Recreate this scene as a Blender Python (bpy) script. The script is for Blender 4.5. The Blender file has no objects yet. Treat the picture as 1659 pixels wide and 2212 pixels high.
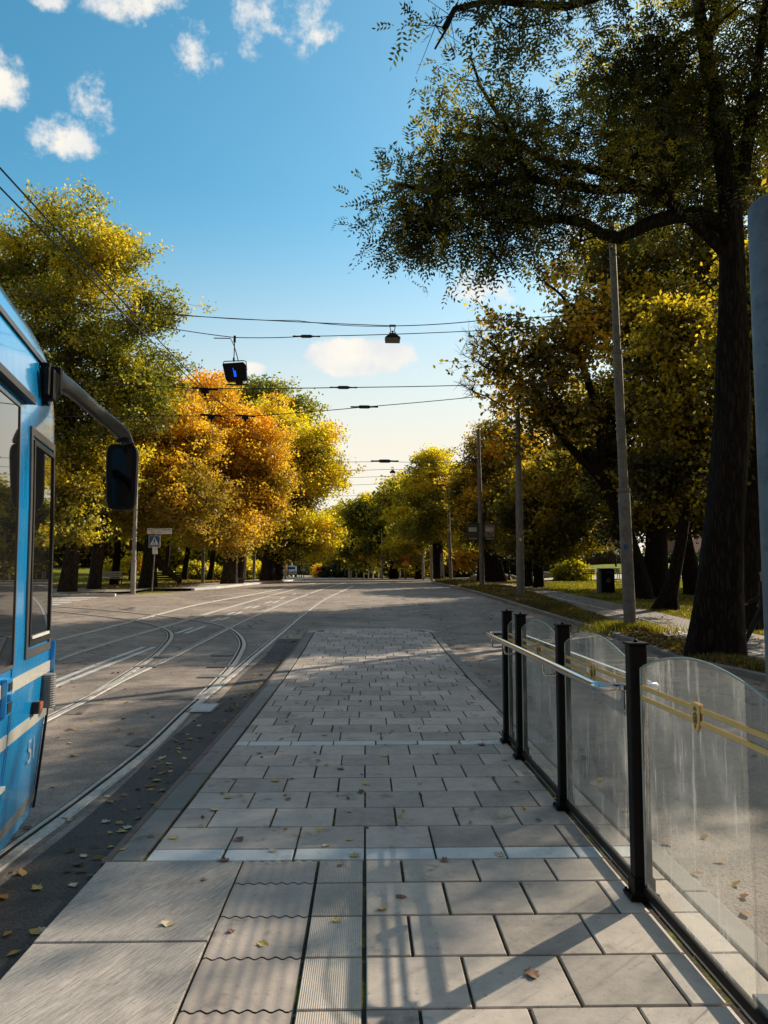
import bpy, bmesh, math, random
import numpy as np
from mathutils import Vector, Matrix, Quaternion

random.seed(7); RNG = np.random.default_rng(7)
SC = bpy.context.scene; COL = SC.collection
PI = math.pi
# ------------------------------------------------------------------ camera
CAMZ = 1.57; F = 1700.0; CX, CY = 829.5, 1106.0
PITCH = math.radians(4.67); YAW = math.radians(1.35)
cam_d = bpy.data.cameras.new('camera'); cam = bpy.data.objects.new('camera', cam_d); COL.objects.link(cam)
cam_d.sensor_fit = 'VERTICAL'; cam_d.sensor_height = 24; cam_d.lens = F/2212*24
cam_d.clip_start = 0.05; cam_d.clip_end = 3000
cam.location = (0, 0, CAMZ); cam.rotation_euler = (PI/2+PITCH, 0, -YAW)
SC.camera = cam
CM = Matrix.Rotation(-YAW, 3, 'Z') @ Matrix.Rotation(PI/2+PITCH, 3, 'X')
def ray(px, py):
    return CM @ Vector(((px-CX)/F, -(py-CY)/F, -1))
def P(px, py, Y):
    """point at forward distance Y seen at that place of the plan survey"""
    r = ray(px, py); t = Y/r.y
    return Vector((r.x*t, Y, CAMZ+r.z*t))
# ------------------------------------------------------------------ terrain
_ty = np.arange(-60, 700, 1.0)
_tp = np.interp(_ty, [-60, 8, 14, 20, 27, 34, 40, 50, 60, 80, 100, 150, 250, 700],
                [-.14, -.14, -.06, .13, .38, .62, .80, 1.0, 1.15, 1.335, 1.42, 1.75, 2.6, 6.0])
_k = np.exp(-.5*(np.arange(-6, 7)/2.0)**2); _k /= _k.sum()
_tp = np.convolve(np.pad(_tp, 6, mode='edge'), _k, mode='valid')
def sst(x): x = min(1, max(0, x)); return x*x*(3-2*x)
def T(X, Y):
    return float(np.interp(Y, _ty, _tp)) + sst((abs(X)-9)/22)*sst((Y-45)/60)*1.9
def G(px, py):
    r = ray(px, py); lo, hi = 0.5, None; t = 0.5
    f = lambda t: CAMZ+r.z*t - T(r.x*t, r.y*t)
    while t < 500:
        if f(t) < 0: hi = t; break
        lo = t; t *= 1.02
    if hi is None: hi = lo = 300
    for _ in range(30):
        m = (lo+hi)/2
        if f(m) < 0: hi = m
        else: lo = m
    X, Y = r.x*hi, r.y*hi
    return Vector((X, Y, T(X, Y)))
# ------------------------------------------------------------------ sun & sky
SAZ, SEL = math.radians(48), math.radians(31)
SUN = Vector((math.sin(SAZ)*math.cos(SEL), math.cos(SAZ)*math.cos(SEL), math.sin(SEL)))
sd = bpy.data.lights.new('sun', 'SUN'); sd.energy = 5.0; sd.angle = math.radians(.55); sd.color = (1.14, 1.0, .80)
so = bpy.data.objects.new('sun', sd); COL.objects.link(so); so.rotation_euler = SUN.to_track_quat('Z', 'Y').to_euler(); so.location = (20, 20, 40)
W = bpy.data.worlds.new('World'); SC.world = W; W.use_nodes = True
SC.view_settings.view_transform = 'Standard'; SC.view_settings.look = 'None'; SC.view_settings.exposure = 0; SC.view_settings.gamma = 1
SC.render.engine = 'CYCLES'; W.cycles.sampling_method = 'MANUAL'; W.cycles.sample_map_resolution = 256
c = SC.cycles; c.max_bounces = 6; c.diffuse_bounces = 3; c.glossy_bounces = 3; c.transmission_bounces = 6; c.transparent_max_bounces = 12
c.caustics_reflective = False; c.caustics_refractive = False; c.sample_clamp_indirect = 6
c.use_denoising = True
try: c.denoiser = 'OPENIMAGEDENOISE'
except Exception: pass
class NT:
    """small node helper"""
    def __init__(s, tree): s.t = tree; s.n = tree.nodes; s.l = tree.links
    def node(s, typ, **kw):
        n = s.n.new(typ)
        for k, v in kw.items():
            if k.startswith('i_'):
                key = k[2:]; key = int(key) if key.isdigit() else key.replace('_', ' ')
                s.put(n.inputs[key], v)
            else: setattr(n, k, v)
        return n
    def put(s, inp, v):
        if hasattr(v, 'bl_rna') and isinstance(v, bpy.types.NodeSocket): s.l.new(v, inp)
        else: inp.default_value = v
    def math(s, op, a, b=None, c=None, clamp=False):
        n = s.n.new('ShaderNodeMath'); n.operation = op; n.use_clamp = clamp
        for i, v in enumerate((a, b, c)):
            if v is not None: s.put(n.inputs[i], v)
        return n.outputs[0]
    def vmath(s, op, a, b):
        n = s.n.new('ShaderNodeVectorMath'); n.operation = op
        s.put(n.inputs[0], a); s.put(n.inputs[1], b)
        return n.outputs['Value'] if op == 'DOT_PRODUCT' else n.outputs[0]
    def mix(s, f, a, b, mode='MIX'):
        n = s.n.new('ShaderNodeMix'); n.data_type = 'RGBA'; n.blend_type = mode
        s.put(n.inputs[0], f); s.put(n.inputs[6], a); s.put(n.inputs[7], b)
        return n.outputs[2]
    def ramp(s, f, stops, interp='LINEAR'):
        n = s.n.new('ShaderNodeValToRGB'); n.color_ramp.interpolation = interp
        e = n.color_ramp.elements
        while len(e) < len(stops): e.new(.5)
        for i, (p, col) in enumerate(stops):
            e[i].position = p; e[i].color = (*col, 1) if len(col) == 3 else col
        s.put(n.inputs[0], f); return n.outputs[0]
    def sstep(s, x, a, b):
        n = s.n.new('ShaderNodeMapRange'); n.interpolation_type = 'SMOOTHSTEP'
        s.put(n.inputs[0], x); n.inputs[1].default_value = a; n.inputs[2].default_value = b
        return n.outputs[0]
    def noise(s, vec, scale, detail=4, rough=.55, dist=0):
        n = s.n.new('ShaderNodeTexNoise'); n.inputs['Scale'].default_value = scale
        n.inputs['Detail'].default_value = detail; n.inputs['Roughness'].default_value = rough
        n.inputs['Distortion'].default_value = dist
        if vec is not None: s.put(n.inputs['Vector'], vec)
        return n.outputs[0]
    def scalev(s, vec, v):
        return s.vmath('MULTIPLY', vec, v)
# world
wt = NT(W.node_tree); W.node_tree.nodes.clear()
sky = wt.node('ShaderNodeTexSky', sky_type='NISHITA')
sky.sun_disc = False; sky.sun_elevation = SEL; sky.sun_rotation = SAZ
sky.altitude = 0; sky.air_density = 1.0; sky.dust_density = 1.0; sky.ozone_density = 1.6
geo = wt.node('ShaderNodeTexCoord'); dirv = geo.outputs['Generated']
sepd = wt.node('ShaderNodeSeparateXYZ', i_0=dirv)
hs = wt.node('ShaderNodeHueSaturation', i_Hue=.482, i_Saturation=1.32, i_Value=1.0); wt.put(hs.inputs['Color'], sky.outputs[0])
skyc = wt.mix(1.0, hs.outputs[0], (1.0, 1.2, 1.12, 1), 'MULTIPLY')
# pale warm haze low over the road ahead and toward the sun
hz_low = wt.math('SUBTRACT', 1.0, wt.sstep(sepd.outputs['Z'], .02, .46))
hdir = ray(1010, 1100).normalized()
hz_dir = wt.sstep(wt.vmath('DOT_PRODUCT', dirv, tuple(hdir)), .80, 1.0)
hz = wt.math('MULTIPLY', hz_low, wt.math('ADD', .58, wt.math('MULTIPLY', hz_dir, .75)), clamp=True)
skyc = wt.mix(wt.math('MULTIPLY', hz, .95), skyc, (6.6, 6.1, 5.15, 1))
nz = wt.noise(dirv, 17.0, 8, .66)
mask = None
CLOUDS = [(322, -4, 95, 32, 1.2), (415, 95, 52, 44, .75), (400, 50, 80, 20, .7), (550, 42, 44, 50, 1.0), (608, 64, 84, 22, .95), (662, 30, 38, 56, .95), (684, 68, 32, 28, .9),
          (-8, 175, 46, 50, 1.2), (126, 302, 60, 38, 1.3), (70, 285, 40, 14, .5), (198, 235, 32, 56, .8), (100, 0, 34, 16, .9),
          (770, 772, 92, 30, 2.9), (700, 790, 60, 14, 1.5), (885, 803, 36, 10, .8), (543, 797, 20, 10, .75), (1046, 622, 58, 30, 1.2), (980, 632, 22, 6, .7), (1240, 520, 60, 60, .9)]
for (px, py, rx, ry, a) in CLOUDS:
    d0 = ray(px, py).normalized(); dr = ray(px+50, py)-ray(px-50, py); dr = (dr-d0*dr.dot(d0)).normalized(); du = dr.cross(d0).normalized()
    dd = wt.vmath('DOT_PRODUCT', dirv, tuple(d0))
    u = wt.math('DIVIDE', wt.vmath('DOT_PRODUCT', dirv, tuple(dr)), dd)
    v = wt.math('DIVIDE', wt.vmath('DOT_PRODUCT', dirv, tuple(du)), dd)
    k = ray(px, py).length
    u = wt.math('MULTIPLY', u, F/rx*k); v = wt.math('MULTIPLY', v, F/ry*k)
    q = wt.math('ADD', wt.math('MULTIPLY', u, u), wt.math('MULTIPLY', v, v))
    m = wt.math('SUBTRACT', a*1.35, wt.math('MULTIPLY', q, .50*a))
    m = wt.math('ADD', m, wt.math('MULTIPLY', wt.math('SUBTRACT', nz, .58), 7.5))
    m = wt.math('MULTIPLY', wt.sstep(m, -.25, 1.35), wt.math('MULTIPLY', wt.sstep(dd, .5, .6), wt.math('SUBTRACT', 1.0, wt.sstep(q, 1.6, 3.4))))
    mask = m if mask is None else wt.math('MAXIMUM', mask, m)
cshade = wt.ramp(wt.noise(dirv, 16.0, 5), [(.3, (5.0, 5.3, 5.7)), (.62, (6.9, 6.5, 5.8))])
cloudy = wt.mix(wt.math('MULTIPLY', mask, .96), skyc, cshade)
# added warm-grey tint over the unseen sky, to dim and warm ambient light
ambient_tint = wt.math('MULTIPLY', wt.math('SUBTRACT', 1.0, wt.sstep(wt.vmath('DOT_PRODUCT', dirv, tuple(ray(700, 700).normalized())), .15, .74)), .9)
bg = wt.node('ShaderNodeBackground', i_Strength=.15); wt.put(bg.inputs[0], wt.mix(ambient_tint, skyc, (1.38, 1.16, 1.02, 1)))
bgc = wt.node('ShaderNodeBackground', i_Strength=.15); wt.put(bgc.inputs[0], cloudy)
# the cloudy quarter of the sky lies up the street
quarter = wt.math('GREATER_THAN', wt.vmath('DOT_PRODUCT', dirv, tuple(ray(560, 500).normalized())), .82)
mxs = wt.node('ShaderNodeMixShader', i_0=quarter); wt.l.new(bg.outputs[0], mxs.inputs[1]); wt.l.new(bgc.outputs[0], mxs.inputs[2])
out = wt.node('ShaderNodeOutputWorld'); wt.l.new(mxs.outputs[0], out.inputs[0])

# ------------------------------------------------------------------ materials
def newmat(name):
    m = bpy.data.materials.new(name); m.use_nodes = True
    t = NT(m.node_tree); t.bsdf = m.node_tree.nodes['Principled BSDF']; t.out = m.node_tree.nodes['Material Output']
    t.pos = t.node('ShaderNodeNewGeometry').outputs['Position']
    t.tc = t.node('ShaderNodeTexCoord').outputs['Object']
    return m, t
def bump(t, h, strength=.3, dist=.01):
    b = t.node('ShaderNodeBump', i_Strength=strength, i_Distance=dist, i_Height=h); t.l.new(b.outputs[0], t.bsdf.inputs['Normal'])
def simple(name, col, rough=.6, metal=0, nscale=6, var=.25, bscale=None, bstr=.2, coat=0, spec=None, dirt=None):
    m, t = newmat(name)
    n = t.noise(t.pos, nscale, 5, .6)
    lo = tuple(x*(1-var) for x in col); hi = tuple(min(1, x*(1+var)) for x in col)
    cc = t.ramp(n, [(.3, lo), (.7, hi)])
    if dirt is not None:
        cc = t.mix(t.math('MULTIPLY', t.sstep(t.noise(t.pos, nscale*2.3, 8, .7), .5, .72), .7), cc, (*dirt, 1))
    t.put(t.bsdf.inputs['Base Color'], cc)
    t.put(t.bsdf.inputs['Roughness'], t.math('ADD', rough-.08, t.math('MULTIPLY', t.noise(t.pos, nscale*3, 3), .16)))
    t.bsdf.inputs['Metallic'].default_value = metal
    if coat: t.bsdf.inputs['Coat Weight'].default_value = coat; t.bsdf.inputs['Coat Roughness'].default_value = .04
    if spec is not None: t.bsdf.inputs['Specular IOR Level'].default_value = spec
    if bscale: bump(t, t.noise(t.pos, bscale, 6, .65), bstr)
    return m
def leafmat(name, stops, transl=.5, noise_scale=.35, bias=0.0, gain=1.55):
    stops = [(p, tuple(min(.85, x*gain) for x in c_)) for p, c_ in stops]; transl = min(.62, transl*1.15)
    m, t = newmat(name)
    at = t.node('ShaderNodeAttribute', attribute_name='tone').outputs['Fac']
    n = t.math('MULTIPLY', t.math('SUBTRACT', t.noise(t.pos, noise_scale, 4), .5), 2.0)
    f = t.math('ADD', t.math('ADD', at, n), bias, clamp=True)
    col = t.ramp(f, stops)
    d = t.node('ShaderNodeBsdfDiffuse'); t.put(d.inputs[0], col)
    tr = t.node('ShaderNodeBsdfTranslucent')
    tcol = t.mix(1.0, col, (1.3, 1.2, .45, 1), 'MULTIPLY'); t.put(tr.inputs[0], tcol)
    g = t.node('ShaderNodeBsdfGlossy', i_Roughness=.45); g.inputs[0].default_value = (.9, .9, .9, 1)
    mx = t.node('ShaderNodeMixShader', i_0=transl); t.l.new(d.outputs[0], mx.inputs[1]); t.l.new(tr.outputs[0], mx.inputs[2])
    m2 = t.node('ShaderNodeMixShader', i_0=.04); t.l.new(mx.outputs[0], m2.inputs[1]); t.l.new(g.outputs[0], m2.inputs[2])
    t.l.new(m2.outputs[0], t.out.inputs[0]); t.n.remove(t.bsdf)
    return m
M = {}
GREEN_D = (.030, .042, .010); OLIVE = (.10, .105, .018); YGREEN = (.27, .26, .030); YEL = (.55, .36, .035); ORG = (.56, .21, .028); RUST = (.33, .10, .02)
M['leaf_linden'] = leafmat('leaf_linden', [(.0, (.045, .048, .010)), (.3, (.12, .135, .02)), (.52, (.30, .27, .03)), (.78, (.48, .34, .04)), (1, (.52, .28, .04))], .5, gain=2.0)
M['leaf_orange'] = leafmat('leaf_orange', [(.0, (.16, .12, .02)), (.3, (.44, .29, .035)), (.55, (.60, .31, .045)), (.8, (.60, .24, .04)), (1, (.48, .16, .03))], .5, gain=2.0)
M['leaf_yellow'] = leafmat('leaf_yellow', [(.0, (.10, .10, .018)), (.3, (.34, .28, .03)), (.6, (.62, .42, .04)), (.85, (.62, .30, .03)), (1, ORG)], .5, gain=2.0)
M['leaf_lime'] = leafmat('leaf_lime', [(.0, (.07, .08, .012)), (.35, (.26, .24, .03)), (.65, (.50, .38, .04)), (1, (.62, .38, .045))], .55, gain=2.0)
M['leaf_pale'] = leafmat('leaf_pale', [(.0, (.08, .11, .035)), (.5, (.20, .23, .06)), (1, (.38, .34, .07))], .4)
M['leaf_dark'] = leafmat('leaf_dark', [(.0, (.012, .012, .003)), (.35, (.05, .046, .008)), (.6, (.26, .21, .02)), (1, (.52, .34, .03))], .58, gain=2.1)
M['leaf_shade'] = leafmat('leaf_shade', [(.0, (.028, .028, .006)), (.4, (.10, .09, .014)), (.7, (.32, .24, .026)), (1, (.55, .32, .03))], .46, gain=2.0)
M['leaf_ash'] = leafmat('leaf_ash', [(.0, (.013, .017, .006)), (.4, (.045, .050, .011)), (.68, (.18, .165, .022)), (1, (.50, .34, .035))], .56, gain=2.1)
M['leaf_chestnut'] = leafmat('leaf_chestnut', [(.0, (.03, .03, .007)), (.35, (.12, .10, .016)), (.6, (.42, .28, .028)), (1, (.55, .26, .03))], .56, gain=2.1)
M['leaf_bush'] = leafmat('leaf_bush', [(.0, (.12, .14, .02)), (.5, (.40, .38, .04)), (1, (.62, .52, .06))], .5)
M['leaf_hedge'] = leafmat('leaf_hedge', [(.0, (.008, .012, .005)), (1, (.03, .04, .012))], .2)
# bark
def bark(name, c0, c1):
    m, t = newmat(name)
    v = t.scalev(t.pos, (9, 9, 1.6))
    n = t.noise(v, 1.6, 8, .7, .6); vo = t.node('ShaderNodeTexVoronoi', feature='DISTANCE_TO_EDGE', i_Scale=1.5); t.put(vo.inputs['Vector'], t.vmath('ADD', v, t.scalev(t.node('ShaderNodeCombineXYZ', i_0=n, i_1=n, i_2=n).outputs[0], (1.2, 1.2, 1.2))))
    h = t.math('ADD', t.math('MULTIPLY', t.sstep(vo.outputs[0], 0, .25), .7), t.math('MULTIPLY', n, .6))
    t.put(t.bsdf.inputs['Base Color'], t.ramp(h, [(.15, c0), (.95, c1)])); t.bsdf.inputs['Roughness'].default_value = .9
    t.bsdf.inputs['Specular IOR Level'].default_value = .2
    bump(t, h, .9, .04); return m
M['bark'] = bark('bark', (.012, .009, .007), (.075, .058, .045))
M['bark_dark'] = bark('bark_dark', (.004, .003, .0025), (.028, .020, .016))
M['bark_grey'] = bark('bark_grey', (.02, .017, .014), (.13, .11, .09))
# asphalt
def asphalt(name, base, warm, crack=1.0):
    m, t = newmat(name)
    big = t.noise(t.pos, .35, 3, .6); med = t.noise(t.pos, 2.4, 4, .65); fine = t.noise(t.pos, 130, 1, .7)
    agg = t.node('ShaderNodeTexVoronoi', i_Scale=75.0); t.put(agg.inputs['Vector'], t.pos)
    col = t.ramp(t.math('ADD', t.math('MULTIPLY', big, .5), t.math('MULTIPLY', med, .5)), [(.3, tuple(x*.72 for x in base)), (.68, warm)])
    aggc = t.node('ShaderNodeSeparateColor'); t.put(aggc.inputs[0], agg.outputs['Color'])
    col = t.mix(t.math('MULTIPLY', t.math('GREATER_THAN', aggc.outputs[0], .82), .5), col, (*[x*2.3 for x in base], 1))
    col = t.mix(t.math('MULTIPLY', t.math('LESS_THAN', aggc.outputs[1], .2), .45), col, (*[x*.35 for x in base], 1))
    warp = t.node('ShaderNodeTexNoise', i_Scale=1.3, i_Detail=3.0); t.put(warp.inputs['Vector'], t.pos)
    wv = t.vmath('ADD', t.pos, t.scalev(warp.outputs['Color'], (1.5, 1.5, 0)))
    cr = t.node('ShaderNodeTexVoronoi', feature='DISTANCE_TO_EDGE', i_Scale=.42); t.put(cr.inputs['Vector'], t.scalev(wv, (1, .55, 0)))
    line = t.math('SUBTRACT', 1.0, t.sstep(cr.outputs[0], .002, .012))
    gate = t.sstep(t.noise(t.pos, .23, 2), .47, .57)
    cm = t.math('MULTIPLY', t.math('MULTIPLY', line, gate), crack)
    col = t.mix(t.math('MULTIPLY', cm, .8), col, (.012, .011, .010, 1))
    t.put(t.bsdf.inputs['Base Color'], col)
    t.put(t.bsdf.inputs['Roughness'], t.math('ADD', .62, t.math('MULTIPLY', fine, .3)))
    h = t.math('SUBTRACT', t.math('ADD', t.math('MULTIPLY', agg.outputs[0], .8), t.math('MULTIPLY', fine, .5)), t.math('MULTIPLY', cm, 2.0))
    bump(t, h, .55, .006); return m
M['asphalt'] = asphalt('asphalt', (.16, .132, .113), (.54, .435, .355))
M['asphalt_path'] = asphalt('asphalt_path', (.20, .17, .15), (.34, .285, .24), .3)
M['pavement'] = asphalt('pavement', (.42, .36, .29), (.66, .56, .45), .2)
def ground_mat():
    m, t = newmat('ground')
    n = t.noise(t.pos, .25, 5, .6); f = t.noise(t.pos, 9, 6, .7); g = t.noise(t.pos, 60, 4, .7)
    grass = t.ramp(f, [(.3, (.12, .13, .018)), (.7, (.34, .34, .04))])
    litter = t.ramp(g, [(.3, (.09, .045, .015)), (.55, (.30, .15, .04)), (.75, (.42, .27, .07))])
    col = t.mix(t.sstep(t.math('ADD', t.math('MULTIPLY', n, .6), t.math('MULTIPLY', f, .4)), .52, .62), grass, litter)
    t.put(t.bsdf.inputs['Base Color'], col); t.bsdf.inputs['Roughness'].default_value = .95; t.bsdf.inputs['Specular IOR Level'].default_value = .1
    bump(t, g, .8, .05); return m
M['ground'] = ground_mat()
def verge_mat():
    m, t = newmat('verge_soil')
    f = t.noise(t.pos, 5, 6, .7); g = t.noise(t.pos, 70, 4, .7)
    col = t.mix(t.sstep(f, .42, .6), t.ramp(g, [(.3, (.05, .055, .012)), (.7, (.14, .14, .03))]), t.ramp(g, [(.3, (.05, .03, .014)), (.7, (.24, .14, .05))]))
    t.put(t.bsdf.inputs['Base Color'], col); t.bsdf.inputs['Roughness'].default_value = .95; t.bsdf.inputs['Specular IOR Level'].default_value = .1
    bump(t, g, .8, .03); return m
M['verge'] = verge_mat()
# paving
def slab_mat(name, c0, c1, kind='plain'):
    m, t = newmat(name)
    at = t.node('ShaderNodeAttribute', attribute_name='tone').outputs['Fac']
    big = t.noise(t.pos, 1.1, 3, .65); med = t.noise(t.pos, 9, 5, .68); fine = t.noise(t.pos, 170, 1, .7)
    f = t.math('ADD', t.math('ADD', t.math('MULTIPLY', at, .24), t.math('MULTIPLY', big, .35)), t.math('MULTIPLY', med, .38))
    col = t.ramp(f, [(.22, c0), (.70, c1)])
    pits = t.sstep(t.noise(t.pos, 42, 2, .75), .60, .70)
    col = t.mix(t.math('MULTIPLY', pits, .35), col, (*[x*.45 for x in c0], 1))
    stain = t.sstep(t.noise(t.pos, 2.7, 5, .72), .56, .70)
    col = t.mix(t.math('MULTIPLY', stain, .62), col, (*[x*.55 for x in c0], 1))
    spots = t.node('ShaderNodeTexVoronoi', i_Scale=6.5); t.put(spots.inputs['Vector'], t.vmath('ADD', t.pos, t.scalev(t.node('ShaderNodeTexNoise', i_Scale=30.0).outputs['Color'], (.03, .03, .03))))
    col = t.mix(t.math('MULTIPLY', t.math('SUBTRACT', 1.0, t.sstep(spots.outputs[0], .03, .085)), .35), col, (*[x*.4 for x in c0], 1))
    h = t.math('ADD', t.math('MULTIPLY', fine, .5), t.math('MULTIPLY', med, .5)); bs = .35; bd = .004
    if kind == 'ribbed':
        w = t.node('ShaderNodeTexWave', wave_type='BANDS', bands_direction='X', i_Scale=38.0, i_Distortion=.3); t.put(w.inputs[0], t.pos)
        h = t.math('ADD', h, w.outputs['Fac']); col = t.mix(t.math('MULTIPLY', t.math('SUBTRACT', 1.0, w.outputs['Fac']), .14), col, (*[x*.4 for x in c0], 1)); bs = .5
    if kind == 'brushed':
        b = t.noise(t.scalev(t.pos, (60, 3.2, 1)), 1.6, 6, .75)
        # strokes run obliquely across the big cover slabs
        b = t.noise(t.scalev(t.node('ShaderNodeMapping', i_0=t.pos, i_2=(0, 0, .42)).outputs[0], (75, 4.5, 1)), 1.5, 7, .8)
        col = t.mix(t.math('MULTIPLY', t.sstep(b, .40, .62), .62), col, (*[x*.42 for x in c0], 1)); h = t.math('ADD', h, t.math('MULTIPLY', b, -1.2)); bs = .5
    t.put(t.bsdf.inputs['Base Color'], col)
    t.put(t.bsdf.inputs['Roughness'], t.math('ADD', .55, t.math('MULTIPLY', med, .35)))
    bump(t, h, bs, bd); return m
M['slab'] = slab_mat('slab', (.23, .190, .165), (.78, .655, .56))
M['slab_light'] = slab_mat('slab_light', (.50, .52, .53), (.84, .84, .82))
M['slab_ribbed'] = slab_mat('slab_ribbed', (.34, .295, .255), (.78, .67, .565), 'ribbed')
M['slab_tactile'] = slab_mat('slab_tactile', (.22, .185, .16), (.58, .49, .425))
M['slab_brushed'] = slab_mat('slab_brushed', (.30, .265, .24), (.74, .65, .57), 'brushed')
M['kerb'] = slab_mat('kerb', (.15, .135, .125), (.33, .295, .265))
M['kerb_pale'] = slab_mat('kerb_pale', (.20, .18, .16), (.42, .37, .32))
M['kerb_red'] = slab_mat('kerb_red', (.11, .07, .055), (.25, .165, .13))
def moss_mat():
    m, t = newmat('joint_moss')
    n = t.noise(t.pos, 3.0, 5, .7); f = t.noise(t.pos, 60, 5, .7)
    col = t.mix(t.sstep(n, .48, .62), t.ramp(f, [(.3, (.018, .014, .010)), (.7, (.06, .048, .034))]), t.ramp(f, [(.3, (.05, .06, .008)), (.7, (.20, .21, .025))]))
    t.put(t.bsdf.inputs['Base Color'], col); t.bsdf.inputs['Roughness'].default_value = 1; bump(t, f, 1, .01); return m
M['moss'] = moss_mat()
M['paint'] = simple('road_paint', (.72, .70, .66), .6, nscale=14, var=.15, bscale=90, dirt=(.22, .20, .18))
M['steel_rail'] = simple('rail_steel', (.66, .62, .57), .42, metal=.2, nscale=20, var=.25, bscale=60, bstr=.1, dirt=(.16, .10, .07))
M['groove'] = simple('rail_groove', (.022, .016, .012), .95, nscale=30, var=.5)
M['rail_edge'] = simple('rail_edge', (.20, .17, .145), .8, nscale=18, var=.35, bscale=80)
M['iron'] = simple('cast_iron_cover', (.24, .23, .22), .5, metal=.4, nscale=25, var=.3, bscale=70, bstr=.4)
M['black_metal'] = simple('black_painted_metal', (.005, .003, .0025), .55, nscale=20, var=.3, bscale=200, bstr=.05, spec=.15)
M['black_plastic'] = simple('black_plastic', (.008, .007, .007), .55, nscale=30, var=.3, bscale=300, bstr=.1, spec=.2)
M['stainless'] = simple('stainless_tube', (.66, .67, .68), .16, metal=1.0, nscale=14, var=.08)
M['galv'] = simple('galvanised_steel', (.12, .145, .165), .55, metal=.3, nscale=9, var=.3, bscale=120, bstr=.1, dirt=(.06, .07, .08))
M['pole_grey'] = simple('pole_grey', (.16, .155, .15), .6, metal=.15, nscale=5, var=.3, bscale=60, dirt=(.30, .28, .26))
M['pole_pale'] = simple('pole_pale', (.36, .34, .31), .65, metal=.1, nscale=5, var=.3, bscale=60, dirt=(.12, .11, .10))
M['wire'] = simple('wire', (.018, .02, .022), .5, var=.2)
M['white'] = simple('white_paint', (.72, .71, .68), .45, nscale=6, var=.08)
M['cream'] = simple('cream_stripe', (.66, .63, .55), .25, nscale=6, var=.05, coat=.6, bscale=None)
M['blue_sign'] = simple('blue_sign', (.010, .085, .28), .35, var=.06)
M['black_sign'] = simple('black_sign', (.01, .01, .01), .45, var=.1)
M['orange_sign'] = simple('orange_sign', (.80, .30, .04), .5, var=.1)
M['red'] = simple('red_paint', (.45, .03, .02), .5, var=.15)
M['yellow_wall'] = simple('yellow_boards', (.62, .40, .14), .75, nscale=2, var=.1, bscale=30)
M['roof_tile'] = simple('roof_tile', (.16, .07, .05), .8, nscale=3, var=.3, bscale=20)
M['dark_wall'] = simple('dark_boards', (.07, .03, .022), .8, nscale=3, var=.3, bscale=20)
M['window_dark'] = simple('window_pane', (.02, .025, .03), .08, var=.2)
M['bench_green'] = simple('bench_green', (.035, .05, .045), .5, var=.2)
M['bench_white'] = simple('bench_white', (.55, .53, .5), .6, var=.2)
M['stone'] = simple('boulder', (.20, .18, .16), .9, nscale=4, var=.35, bscale=12, bstr=.6)
M['amber'] = simple('amber_lens', (.55, .13, .015), .15, var=.1, coat=1)
M['rubber'] = simple('ribbed_rubber', (.20, .19, .175), .6, var=.15, bscale=160)
M['rubber_dark'] = simple('rubber_seal', (.012, .010, .010), .55, var=.2)
M['skin'] = simple('skin', (.45, .28, .2), .5, var=.08)
M['hair'] = simple('hair', (.02, .014, .01), .6, var=.3)
M['cloth_black'] = simple('cloth_black', (.015, .014, .015), .85, var=.3)
M['cloth_blue'] = simple('cloth_navy', (.02, .025, .05), .85, var=.3)
M['cloth_pink'] = simple('cloth_pale', (.42, .34, .33), .85, var=.15)
M['van_white'] = simple('van_white', (.62, .66, .72), .3, var=.05, coat=.5)
M['car_silver'] = simple('car_silver', (.40, .42, .45), .3, metal=.4, var=.05, coat=.5)
M['glassdark'] = simple('vehicle_glass', (.02, .03, .04), .06, var=.1)
M['fallen_yellow'] = simple('fallen_yellow', (.62, .44, .12), .6, nscale=25, var=.3)
M['fallen_brown'] = simple('fallen_brown', (.24, .10, .045), .6, nscale=25, var=.35)
M['fallen_pale'] = simple('fallen_pale', (.62, .50, .30), .6, nscale=25, var=.25)
M['litter'] = leafmat('leaf_litter', [(0, (.10, .045, .018)), (.5, (.38, .19, .05)), (1, (.60, .42, .12))], .15, gain=1.1)
M['grass_blade'] = leafmat('grass_blade', [(0, (.05, .045, .012)), (.6, (.13, .12, .025)), (1, (.32, .24, .07))], .35, gain=1.0)
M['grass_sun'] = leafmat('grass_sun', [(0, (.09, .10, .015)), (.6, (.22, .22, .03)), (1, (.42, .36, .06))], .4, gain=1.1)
def tram_paint():
    m, t = newmat('tram_blue')
    n = t.noise(t.pos, .8, 5, .6)
    t.put(t.bsdf.inputs['Base Color'], t.ramp(n, [(.3, (.002, .24, .58)), (.7, (.006, .30, .68))]))
    gr = t.noise(t.scalev(t.pos, (5, 5, 1.2)), 2.5, 7, .7)
    t.put(t.bsdf.inputs['Roughness'], t.ramp(gr, [(.35, (.16,)*3), (.75, (.34,)*3)]))
    t.bsdf.inputs['Coat Weight'].default_value = .8; t.bsdf.inputs['Coat Roughness'].default_value = .06
    bump(t, t.noise(t.pos, 2.2, 3), .05, .05); return m
M['tram_blue'] = tram_paint(); M['number_grey'] = simple('number_grey', (.27, .29, .31), .5, var=.3)
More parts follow.
